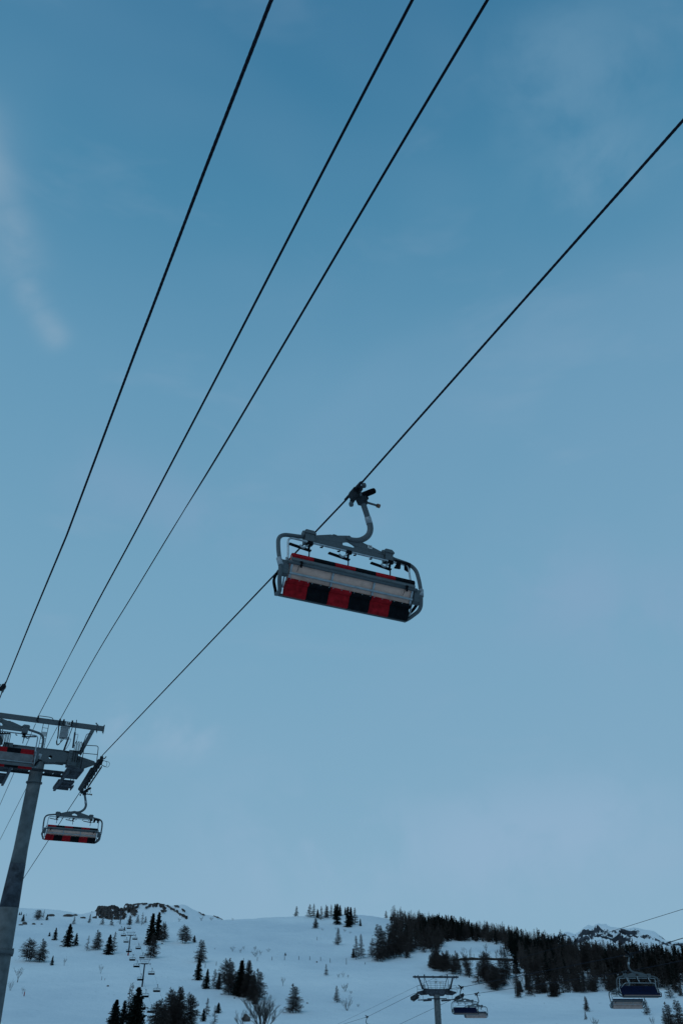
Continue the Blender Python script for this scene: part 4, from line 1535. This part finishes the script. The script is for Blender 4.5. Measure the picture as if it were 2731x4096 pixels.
d2 = (FW1.x, FW1.y)
XS = 2.82
sn, sf_ = t16(XS, -2.2, 12.93), t16(XS, 2.2, 12.53)
ptD = [in_plane(2900, 285, O1, d2), in_plane(2731, 480, O1, d2), O1, sn, sf_, O2]
p85 = in_plane(85, 3530, O2, d2)
ptD += [p85, p85 + (p85 - O2) * 3.5]
ptD.insert(0, ptD[0] + (ptD[0] - ptD[1]) * 8)
rope('haul_rope', ptD, 0.046, 'thick haul rope carrying the large chair, rightmost of the overhead lines', 'rope', 'steel lines of the near lift', True)
sn3, sf3 = t16(-XS - 0.1, -2.2, 12.93), t16(-XS - 0.1, 2.2, 12.53)
a1 = in_plane(1085, 0, O3, d2)
a0 = in_plane(1160, -200, O3, d2)
rope('haul_rope', [a0 + (a0 - a1) * 8, a0, a1] + [in_plane(u, v, O3, d2) for u, v in ((817, 687), (598, 1263), (545, 1400), (268, 2141), (134, 2462))] + [O3, sn3, sf3, sf3 + (sf3 - O3).normalized() * 40 - Vector((0, 0, 3)), sf3 + FW1 * 160 - Vector((0, 0, 12))], 0.045,
     'thick haul rope at the left, leftmost of the overhead lines', 'rope', 'steel lines of the near lift', True)


def at_z(u, v, z):
    q = ray(u, v)
    return CAM + q * ((z - CAM.z) / q.z)


TB = t16(-0.46, -0.15, 15.10)
TCc = t16(0.66, -0.15, 15.05)
bp0 = at_z(1645, 0, 15.6)
cp0 = at_z(1945, 0, 15.5)


def twin_cable(P0, P1, rows, ph0, ph1, label):
    """two cables hung together, slowly winding round each other"""
    hd = (P1 - P0)
    hd.z = 0
    hd.normalize()
    pl = [P0] + [in_plane(u, v, P0, (hd.x, hd.y)) for u, v in rows] + [P1]
    d = (pl[0] - pl[1]).normalized()
    pl = [pl[0] + d * 40] + pl
    path = [pl[0]] + spline(pl[1:], 8)
    side = Vector((hd.y, -hd.x, 0))
    o = rope('signal_cable', path, 0.030, label, 'cable', 'steel lines of the near lift')
    n_ = len(path)
    p2 = []
    for i, p in enumerate(path):
        a = math.pi / 2 * sstep(ph0, ph1, i / (n_ - 1))
        p2.append(p + side * math.cos(a) * 0.026 + Vector((0, 0, 1)) * math.sin(a) * 0.026)
    MB().tube(p2, 0.013, 7).build('messenger_wire', M['rope'], o)


twin_cable(bp0, TB, [(1296, 671), (921, 1400), (703, 1818), (529, 2150), (380, 2427), (243, 2695)], 0.72, 0.86, 'second overhead line from the left, thin black twin cable')
twin_cable(cp0, TCc, [(1537, 687), (1119, 1400), (910, 1755), (714, 2079), (536, 2373), (384, 2623)], 0.45, 0.62, 'third overhead line from the left, black twin cable')
# beyond the tower
Bb = t16(-0.50, 0.15, 14.75)
b_end = in_plane(0, 3222, t16(-0.50, 0, 0), d2)
rope('signal_cable', [Bb, b_end, b_end + (b_end - Bb) * 2], 0.03, 'dark cable dropping from the tower bar behind the left chair', 'cable')
Cb = t16(0.62, 0.15, 14.75)
c_end = in_plane(0, 3362, t16(0.62, 0, 0), d2)
rope('signal_cable', [Cb, c_end, c_end + (c_end - Cb) * 2], 0.03, 'dark cable crossing behind the steel pole', 'cable')

# right lift ropes
dd = (FW2.x, FW2.y)
L1 = in_plane(2900, 3700, C_, dd)
Lf = LFAR
L2f = LFAR + (LFAR - A_) * 1.5
TL = in_plane(1655, 3974, A_, dd)
GRL = 'steel lines of the right lift'
rope('haul_rope', [L1 + (L1 - C_) * 1.5, L1, C_, A_, TL, Lf, L2f], 0.045, 'rope of the right lift passing its left sheaves', 'rope', GRL)
R1 = in_plane(2900, 3808, D_, dd)
TR = in_plane(1838, 3984, B_, dd)
Rf = in_plane(1729, 4031, B_, dd)
Rf2 = in_plane(1600, 4096, B_, dd)
rope('haul_rope', [R1 + (R1 - D_) * 1.5, R1, D_, B_, TR, Rf2, Rf2 + (Rf2 - TR) * 1.5], 0.045, 'rope of the right lift passing its right sheaves', 'rope', GRL)
TWC = (TL + TR) / 2
TWC = Vector((TWC.x, TWC.y, 0))
Pm = TWC + FW2 * 0
cA = in_plane(2731, 3636, Pm, dd)
cB = in_plane(1752, 3905, Pm, dd)
cC = in_plane(1352, 4096, Pm, dd)
rope('signal_cable', [cA + (cA - cB) * 1.0, cA, in_plane(2400, 3739, Pm, dd), in_plane(2078, 3833, Pm, dd), cB, in_plane(1665, 3945, Pm, dd), cC, cC + (cC - cB) * 1.0], 0.032,
     'cable running over the top bar of the lower tower', 'cable', GRL)

# ------------------------------------------------------------------ towers


def grating(mb, x0, x1, y0, y1, z, nx, ny, bw=0.022):
    for i in range(nx + 1):
        x = x0 + (x1 - x0) * i / nx
        mb.box((x - bw / 2, y0, z), (x + bw / 2, y1, z + 0.03))
    for j in range(ny + 1):
        y = y0 + (y1 - y0) * j / ny
        mb.box((x0, y - bw / 2, z + 0.003), (x1, y + bw / 2, z + 0.027))
    return mb


def make_tower(label, loc, fw, z_rope, ground_z, number=None, detail=True, xs=XS, dark=True):
    """z values are measured for tower 16 (rope at 12.9) and moved by dz"""
    root = thing('lift_tower', label, 'lift tower', (loc[0], loc[1], ground_z), rz_of(fw))
    dz = z_rope - 12.9 - ground_z

    def B(mb, name, mat, par=root):
        return mb.build(name, M[mat], par, (0, 0, dz))
    gz = -dz - 0.4                # bottom of the pole in the measured frame
    pr = lambda z: 0.335 + max(0, 8.6 - z) * 0.040
    zs = [gz, max(gz + .1, 1.0), 4.28, 4.30]
    lo = MB()
    if number:
        ring = [z for z in (gz, 0.5, 2.0, 4.15, 6.0)]
        lo.tube([(0, 0, z) for z in ring], [pr(z) for z in ring], 28)
        lo.tube([(0, 0, 7.9), (0, 0, 8.6), (0, 0, 10), (0, 0, 12.75)], [pr(7.9), 0.335, 0.335, 0.33], 28)
        pole = B(lo, 'pole', 'pole')
        B(MB().tube([(0, 0, 6.0), (0, 0, 7.9)], [pr(6.0) + 0.004, pr(7.9) + 0.004], 28), 'dark_band', 'pole_dark', pole)
        fl = MB().tube([(0, 0, 4.08), (0, 0, 4.24)], pr(4.1) + 0.085, 28)
        for k in range(20):
            a = k * math.pi / 10
            rr = pr(4.1) + 0.05
            fl.tube([(rr * math.cos(a), rr * math.sin(a), 4.0), (rr * math.cos(a), rr * math.sin(a), 4.32)], 0.022, 6)
        B(fl, 'flange', 'steel', pole)
        f2 = MB().tube([(0, 0, 11.70), (0, 0, 11.76)], 0.40, 28)
        B(f2, 'flange', 'steel', pole)
    else:
        lo.tube([(0, 0, gz), (0, 0, 12.75)], [0.46, 0.43], 20)
        pole = B(lo, 'pole', 'pole')
        st = MB()
        for k in range(10):
            st.box((0.43, -0.12, 12.2 - k * 0.6), (0.50, 0.12, 12.24 - k * 0.6))
        B(st, 'rungs', 'dark_steel', pole)
    steel = 'steel' if number else 'pole_dark'
    # main beam
    bm = MB()
    y0, y1 = -0.22, 0.22
    for yy in (y0, y1 - 0.02):
        if number:
            # web plates with a round hole each side of the pole
            for s in (-1, 1):
                cx, cz, r = s * 0.52, 13.04, 0.085
                n = 20
                outer = []
                x_in, x_out = s * 0.0, s * 1.40
                zb_in, zb_out, zt = 12.74, 12.90, 13.42
                for k in range(n):
                    a = 2 * math.pi * k / n
                    dx, dz_ = math.cos(a), math.sin(a)
                    # ray from the hole's middle to the plate edge
                    tt = []
                    if dx * s > 1e-6:
                        tt.append((x_out - cx) / dx)
                    if dx * s < -1e-6:
                        tt.append((x_in - cx) / dx)
                    if dz_ > 1e-6:
                        tt.append((zt - cz) / dz_)
                    if dz_ < -1e-6:
                        tt.append(((zb_in + (zb_out - zb_in) * abs(cx) / 1.4) - cz) / dz_)
                    q = min(tt)
                    outer.append((cx + dx * q, cz + dz_ * q))
                vs = []
                for (px, pz), k in zip(outer, range(n)):
                    a = 2 * math.pi * k / n
                    ix, iz = cx + r * math.cos(a), cz + r * math.sin(a)
                    vs += [(px, yy, pz), (ix, yy, iz), (px, yy + 0.02, pz), (ix, yy + 0.02, iz)]
                fs = []
                for k in range(n):
                    a_, b2 = 4 * k, 4 * ((k + 1) % n)
                    fs += [(a_, b2, b2 + 1, a_ + 1), (a_ + 2, a_ + 3, b2 + 3, b2 + 2), (a_ + 1, b2 + 1, b2 + 3, a_ + 3)]
                bm.add(vs, fs)
        else:
            bm.prism([(-1.5, 13.42), (1.5, 13.42), (1.45, 12.95), (0.9, 12.58), (-0.9, 12.58), (-1.45, 12.95)], yy, yy + 0.02)
    bm.box((-1.42, y0 - 0.03, 13.42), (1.42, y1 + 0.03, 13.45))
    for s in (-1, 1):
        bm.beam((s * 0.02, 0, 12.735), (s * 1.42, 0, 12.885), 0.5, 0.03)
    beam = B(bm, 'crossarm', steel)
    for s in (-1, 1):
        hb = MB()
        x0, x1 = (1.40, 1.86) if s > 0 else (-1.86, -1.40)
        hb.box((x0, -0.30, 12.72), (x1, 0.30, 13.50))
        for zz in (12.85, 13.1, 13.35):
            hb.tube([(s * 1.52, -0.33, zz), (s * 1.52, -0.29, zz)], 0.05, 8)
        hb.prism([(s * 1.84, 12.70), (s * 2.25, 12.68), (s * 2.78, 12.94), (s * 2.80, 13.10), (s * 1.84, 13.30)], -0.14, 0.14)
        hb.tube([(s * 1.86, -0.06, 13.12), (s * 2.84, -0.06, 12.98)], 0.09, 12)
        B(hb, 'arm_head', steel)
        # sheave train
        tr = MB()
        xr = s * xs
        zr = lambda y: 12.73 - 0.4 * (y + 2.2) / 4.4
        tr.beam((xr - s * 0.17, -2.25, zr(-2.25) - 0.12), (xr - s * 0.17, 2.25, zr(2.25) - 0.12), 0.07, 0.16)
        tr.beam((xr + s * 0.12, -1.7, zr(-1.7) - 0.22), (xr + s * 0.12, 1.7, zr(1.7) - 0.22), 0.04, 0.09)
        tr.tube([(xr - s * 0.28, -1.3, zr(-1.3) - 0.26), (xr - s * 0.28, 1.7, zr(1.7) - 0.34)], 0.10, 12)
        for k in range(4):
            yy = -1.65 + k * 1.1
            tr.beam((xr - s * 0.10, yy - 0.5, zr(yy) - 0.18), (xr - s * 0.10, yy + 0.5, zr(yy) - 0.30), 0.04, 0.11)
            tr.box((xr - s * 0.2 - 0.03, yy - 0.06, zr(yy) - 0.42), (xr - s * 0.2 + 0.03, yy + 0.06, zr(yy) - 0.05))
        tr.tube([(xr + s * 0.16, -2.35, zr(-2) + 0.12), (xr + s * 0.10, -2.35, zr(-2) + 0.02), (xr - s * 0.17, -2.2, zr(-2.2) - 0.1)], 0.03, 6)
        train = B(tr, 'sheave_frame', 'dark_steel')
        for k in range(8):
            yy = -1.95 + k * 0.557
            w = MB()
            w.tube([(xr - 0.05, yy, zr(yy)), (xr + 0.05, yy, zr(yy))], 0.205, 18)
            w.tube([(xr - 0.06, yy, zr(yy)), (xr - 0.04, yy, zr(yy))], 0.225, 18)
            w.tube([(xr + 0.04, yy, zr(yy)), (xr + 0.06, yy, zr(yy))], 0.225, 18)
            w.tube([(xr - 0.11, yy, zr(yy)), (xr + 0.11, yy, zr(yy))], 0.045, 8)
            B(w, 'sheave', 'dark_steel', train)
        if detail:
            cc = MB()
            for yy in (-2.28, 2.28):
                for dx in (0.12, 0.18):
                    cc.tube(spline([(xr + s * 0.05, yy, zr(yy) - 0.1), (xr + s * dx * 2, yy - 0.05, zr(yy) - 0.18), (xr + s * dx * 1.8, yy, zr(yy) - 0.4), (xr - s * 0.05, yy, zr(yy) - 0.3)], 5), 0.010, 5)
            B(cc, 'safety_wires', 'black', train)
        # brace up to the bar
        B(MB().beam((s * 1.98, 0, 13.42), (s * 2.46, 0, 14.80), 0.20, 0.17, (0, 1, 0)), 'brace', steel)
        # service platform beside the sheaves
        pf = MB()
        for k, (ya, yb) in enumerate(((-1.9, -1.15), (-0.95, -0.2), (0.75, 1.45), (1.65, 2.45))):
            grating(pf, s * 1.36, s * (2.12 if k == 3 else 1.98), ya + 0.12, yb - 0.12, 12.15, 8, 5, 0.03)
            for xx in (1.26, 2.02 if k < 3 else 2.16):
                pf.beam((s * xx, ya - 0.05, 12.14), (s * xx, yb + 0.05, 12.14), 0.05, 0.12)
            for yy in (ya - 0.05, yb + 0.05):
                pf.beam((s * 1.24, yy, 12.14), (s * 2.05, yy, 12.14), 0.16, 0.10)
        pf.beam((s * 1.33, -2.0, 12.04), (s * 1.33, 2.5, 12.04), 0.12, 0.14)
        B(pf, 'platform', 'pole_dark')
        r1 = MB().tube(rounded([(s * 2.1, -0.4, 12.2), (s * 2.1, -0.4, 13.8), (s * 2.82, -0.4, 13.85), (s * 2.86, -0.4, 12.95)], 0.14, 5), 0.020, 8)
        r1.tube([(s * 2.1, -0.4, 13.38), (s * 2.84, -0.4, 13.40)], 0.018, 6)
        B(r1, 'railing', 'dark_steel')
        B(MB().tube(rounded([(s * 1.95, -0.35, 13.5), (s * 2.12, -0.35, 14.42), (s * 2.32, -0.35, 14.46)], 0.1, 4), 0.018, 6), 'grab_rail', 'dark_steel')
        B(MB().tube(rounded([(s * 2.05, 2.4, 12.2), (s * 2.1, 2.4, 13.1), (s * 2.1, 1.6, 13.1), (s * 2.1, 1.6, 12.2)], 0.12, 4), 0.018, 6), 'railing', 'dark_steel')
        for xx in (1.62, 1.74, 1.86, 1.98):
            B(MB().tube(rounded([(s * xx, -0.34, 12.9), (s * xx, -0.34, 13.9), (s * (xx + 0.07), -0.34, 14.0), (s * (xx + 0.07), -0.34, 13.4)], 0.06, 4), 0.016, 6), 'conduit', 'dark_steel')
        B(MB().tube(rounded([(s * 0.45, 0.20, 13.46), (s * 0.5, 0.2, 13.56), (s * 1.36, 0.2, 13.56), (s * 1.38, 0.2, 13.46)], 0.06, 4), 0.014, 6), 'hand_rail', 'dark_steel')
    # walkway along the crossarm
    wk = MB()
    for (xa, xb) in ((-1.15, -0.40), (0.42, 0.80), (0.86, 1.22)):
        grating(wk, xa, xb, -0.34, 0.24, 12.28, 7, 5, 0.03)
    for yy in (-0.46, 0.36):
        wk.beam((-1.3, yy, 12.27), (1.3, yy, 12.27), 0.05, 0.12)
    B(wk, 'walkway', 'dark_steel')
    # top bar
    tb = MB()
    bx = 2.98 if number else 3.3
    tb.box((-bx, -0.11, 14.79), (bx, 0.11, 15.02))
    bar = B(tb, 'top_bar', steel)
    for s in (-1, 1):
        e = MB()
        e.box((s * 3.0 - 0.02, -0.15, 14.72), (s * 3.0 + 0.02, 0.15, 15.09))
        e2 = MB().box((s * 2.66 - 0.02, -0.15, 14.74), (s * 2.66 + 0.02, 0.15, 15.06))
        e2.prism([(s * 2.50, 15.12), (s * 2.56, 15.16), (s * 2.66, 15.04), (s * 2.66, 14.96)], -0.13, -0.115)
        for xx, ee in ((2.66, e2), (3.0, e)):
            ee.tube([(s * xx, -0.1, 14.76), (s * xx, -0.12, 14.58)], [0.03, 0.012], 6)
            B(ee, 'end_flange', steel, bar)
    for xx, mm in ((-0.46, 1), (0.66, 1), (0.86, 0), (1.30, 0)):
        c = MB().tube([(xx, -0.14, 14.94), (xx, -0.14, 15.09)], 0.045, 8)
        c.beam((xx - 0.05, -0.13, 14.9), (xx + 0.05, -0.13, 14.76), 0.05, 0.06)
        B(c, 'cable_clamp', 'dark_steel', bar)
    # ladder between beam and bar
    ld = MB()
    for x in (-0.12, 0.16):
        ld.tube([(x, 0.28, 12.2), (x + 0.02, 0.28, 14.86)], 0.016, 6)
    for k in range(9):
        ld.tube([(-0.12, 0.28, 12.4 + k * 0.28), (0.17, 0.28, 12.39 + k * 0.28)], 0.012, 6)
    lad = B(ld, 'ladder', 'steel')
    B(MB().box((-0.13, 0.25, 14.18), (0.16, 0.262, 14.42)), 'ladder_tag', 'sign', lad)
    if detail:
        jb = MB().box((0.80, -0.22, 14.12), (1.17, -0.02, 14.66))
        jb.box((0.77, -0.24, 14.655), (1.20, 0.0, 14.70))
        jbo = B(jb, 'junction_box', 'box')
        fr = MB()
        fr.beam((0.80, 0.02, 14.80), (0.80, 0.02, 14.10), 0.02, 0.035)
        fr.beam((1.25, 0.02, 14.80), (1.19, 0.02, 14.10), 0.02, 0.035)
        fr.beam((0.80, 0.02, 14.11), (1.20, 0.02, 14.10), 0.035, 0.02)
        B(fr, 'box_frame', 'steel', jbo)
        cb = MB()
        cb.tube(spline([(0.66, -0.16, 15.0), (0.67, -0.18, 14.62), (0.72, -0.18, 14.2), (0.68, -0.18, 13.85), (0.76, -0.18, 13.70), (0.88, -0.18, 13.83), (0.95, -0.16, 14.12)], 7), 0.020, 7)
        cb.tube(spline([(0.60, -0.16, 14.8), (0.64, -0.2, 14.6), (0.68, -0.2, 14.1), (0.73, -0.2, 13.78), (0.82, -0.2, 13.76), (0.93, -0.2, 13.90), (1.05, -0.16, 14.12)], 7), 0.014, 6)
        for xx in (0.87, 1.0):
            cb.tube(spline([(xx, -0.16, 14.12), (xx - 0.01, -0.18, 13.98), (0.88, -0.18, 13.86)], 5), 0.009, 5)
        cb.tube(spline([(-0.46, -0.15, 15.10), (-0.1, -0.17, 15.10), (0.22, -0.17, 15.08), (0.32, -0.15, 14.98)], 5), 0.018, 6)
        B(cb, 'loose_cables', 'black', jbo)
        # lifting posts
        for (xa, za, xb, zb) in ((1.36, 14.80, 1.12, 13.40), (1.50, 15.14, 1.56, 13.65)):
            lp = MB().tube([(xa, -0.18, za), (xb, -0.18, zb)], 0.022, 7)
            m_ = 0.45
            lp.tube([(xa + (xb - xa) * m_, -0.18, za + (zb - za) * m_), (xb, -0.18, zb)], 0.048, 9)
            lp.tube(spline([(xa + (xb - xa) * .55, -0.2, za + (zb - za) * .55), (xa + (xb - xa) * .6 + .16, -0.22, za + (zb - za) * .52), (xa + (xb - xa) * .8 + .12, -0.22, za + (zb - za) * .8), (xb, -0.2, zb)], 5), 0.012, 5)
            B(lp, 'lifting_post', 'pole_dark')
    else:
        # slanting stays seen against the snow on the lower tower
        for s in (-1, 1):
            st = MB()
            st.beam((s * 1.66, 0, 15.2), (s * 1.85, 0, 13.45), 0.05, 0.05)
            st.beam((s * 1.66, 0, 14.9), (s * 1.12, 0, 13.45), 0.07, 0.07)
            st.tube([(s * 1.66, 0, 15.0), (s * 1.66, 0, 15.22)], 0.09, 8)
            B(st, 'stay', 'pole_dark')
        rl = MB()
        for x in (-1.3, -0.9, 0.5, 0.9, 1.4):
            rl.tube([(x, -0.4, 13.4), (x, -0.4, 14.3 if abs(x) < 1.2 else 14.0)], 0.02, 6)
        for z in (13.6, 13.85, 14.15, 14.35):
            rl.tube([(-1.3, -0.4, z), (1.4, -0.4, z)], 0.016, 6)
        B(rl, 'handrails', 'dark_steel')
        B(MB().box((0.3, -0.43, 14.05), (0.7, -0.415, 14.35)), 'notice_plate', 'sign')
    if number:
        pl = MB().box((0.985, -0.132, 14.80), (1.235, -0.118, 15.00))
        plate = B(pl, 'number_plate', 'sign')
        text_mesh('digits', number, 0.20, M['ink'], plate, (1.11, -0.134, 14.90 + dz), (math.radians(90), 0, 0), 0.010)
    return root


make_tower('large steel lift tower at the left edge, numbered 16', (T16.x, T16.y), FW1, 12.9, T16.z, '16', True)
tw_g = ground(math.atan2(TWC.x, TWC.y), TWC.xy.length)
gauge = (TR - TL).length / 2
tw2 = make_tower('lower lift tower with blue chairs beside it, bottom right', (TWC.x, TWC.y), FW2, (TL.z + TR.z) / 2 + 0.15, tw_g, None, False, xs=gauge)

# ------------------------------------------------------------------ far lift on the hillside


def far_tower(u, v, vtop, label, dark=True):
    P, r = place(u, v)
    zt = top_z(P, u, vtop) - P.z
    root = thing('lift_tower', label, 'lift tower', P, FARZ, 'far lift towers on the hillside')
    MB().tube([(0, 0, -0.5), (0, 0, zt - 1.7)], [0.42, 0.34], 10).build('pole', M['pole_dark'], root)
    MB().box((-3.0, -0.15, zt - 0.2), (3.0, 0.15, zt)).build('top_bar', M['pole_dark'], root)
    a = MB().prism([(-2.9, zt - 1.9), (-1.2, zt - 1.7), (1.2, zt - 1.7), (2.9, zt - 1.9), (1.0, zt - 2.25), (-1.0, zt - 2.25)], -0.3, 0.3)
    a.build('crossarm', M['pole_dark'], root)
    for s in (-1, 1):
        MB().beam((s * 1.7, 0, zt - 1.8), (s * 2.4, 0, zt - 0.1), 0.14, 0.14, (0, 1, 0)).build('brace', M['pole_dark'], root)
        MB().beam((s * 2.9, -2.2, zt - 2.3), (s * 2.9, 2.2, zt - 1.8), 0.25, 0.4).build('sheave_frame', M['dark_steel'], root)
    rl = MB()
    for x in (-1.0, -0.3, 0.3, 1.0):
        rl.tube([(x, 0, zt - 1.7), (x, 0, zt - 0.8)], 0.03, 5)
    rl.tube([(-1.5, 0, zt - 0.85), (1.5, 0, zt - 0.85)], 0.03, 5)
    rl.build('railing', M['dark_steel'], root)
    return root, P, zt


FARW = Vector((-0.16, 0.987, 0)).normalized()
FARZ = rz_of(FARW)
t1, P1, z1 = far_tower(569, 3947, 3838, 'nearest far lift tower, middle of the left hillside')
t2, P2, z2 = far_tower(513, 3822, 3728, 'second far lift tower up the slope with red foot')
t3, P3, z3 = far_tower(481, 3697, 3636, 'third far lift tower in front of the cliff')
MB().tube([(0, 0, -0.3), (0, 0, 1.4)], [0.55, 0.5], 10).build('foot_padding', M['redpaint'], t2)

fc = MB()
fc.tube([(0.1, 0, 0.0), (0.1, 0, -0.9), (-0.05, 0, -1.3)], 0.09, 6)
fc.box((-0.3, -0.15, -0.12), (0.3, 0.15, 0.12))
fc.beam((-1.3, 0, -1.42), (1.1, 0, -1.42), 0.12, 0.16)
for s in (-1, 1):
    fc.tube(rounded([(-0.1 + s * 1.0, 0, -1.45), (-0.1 + s * 1.65, 0, -1.55), (-0.1 + s * 1.65, 0, -2.9)], 0.3, 4), 0.07, 6)
fc.tube([(-1.6, 0, -1.95), (1.4, 0, -1.95)], 0.035, 5)
fc.tube([(-0.1, 0, -1.45), (-0.1, 0, -1.95)], 0.05, 5)
fs_ = MB().prism([(-0.32, -2.2), (-0.2, -2.2), (0.05, -2.95), (-0.08, -3.0)], -1.62, 1.42, 'yz')
fs_.prism([(-0.1, -2.75), (0.35, -2.7), (0.35, -2.95), (-0.05, -3.0)], -1.62, 1.42, 'yz')
proto_f, proto_s = fc.build('far_chair_frame', M['pole_dark']), fs_.build('seat', M['blackvinyl'])
fd, sd_ = proto_f.data, proto_s.data
bpy.data.objects.remove(proto_f)
bpy.data.objects.remove(proto_s)
LEFTC = [(500, 500, 72, 'topmost far chair beside the third far tower'), (540, 620, 80, 'far chair left of the tiny spruce under the cables'), (583, 718, 88, 'far chair just left of the second far tower arms'),
         (632, 828, 92, 'far chair left of the second far tower pole'), (680, 995, 100, 'far chair crossing the foot of the second far tower'), (740, 1142, 108, 'far chair between the second and nearest far towers, upper'),
         (812, 1258, 113, 'far chair left of the nearest far tower arms'), (880, 1488, 115, 'far chair crossing the pole of the nearest far tower'), (962, 1782, 130, 'far chair right of the tallest bottom spruce'),
         (1058, 2050, 132, 'lowest far chair in front of the brown trees')]
RIGHTC = [(680, 588, 78, 'far chair above the second far tower, right line'), (786, 778, 90, 'far chair just right of the second far tower'), (842, 942, 95, 'far chair midway between the far towers, right line'),
          (908, 1104, 95, 'far chair right above the nearest far tower bar'), (1072, 1388, 115, 'far chair right of the nearest far tower pole'), (1164, 1688, 126, 'lowest far chair of the right line')]
lineL, lineR = [], []
for lst, line in ((LEFTC, lineL), (RIGHTC, lineR)):
    for (x, y, w, lab) in lst:
        u, v = 360 + x / 4.356, 3580 + y / 4.356
        D = 55800 / w
        q = ray(u, v)
        k = D / math.hypot(q.x, q.y)
        P = CAM + q * k
        th = math.atan2(P.x, P.y)
        gz_ = ground(th, D)
        P = P + Vector((0.1, 0, 2.9))
        o = thing('chairlift_chair', lab, 'lift chair', P, FARZ, 'small far chairs of the hillside lift')
        for nme, dta in (('frame', fd), ('seat', sd_)):
            c = bpy.data.objects.new(nme, dta)
            COL.objects.link(c)
            c.parent = o
        line.append(P)
for line, lab in ((lineL, 'left far haul rope up the hillside'), (lineR, 'right far haul rope up the hillside')):
    line = sorted(line, key=lambda p: p.y)
    line.insert(0, line[0] + (line[0] - line[1]) * 2)
    rope('haul_rope', line, 0.04, lab, 'rope', 'far haul ropes')
import sys
print('objects', len(bpy.data.objects), file=sys.stderr)
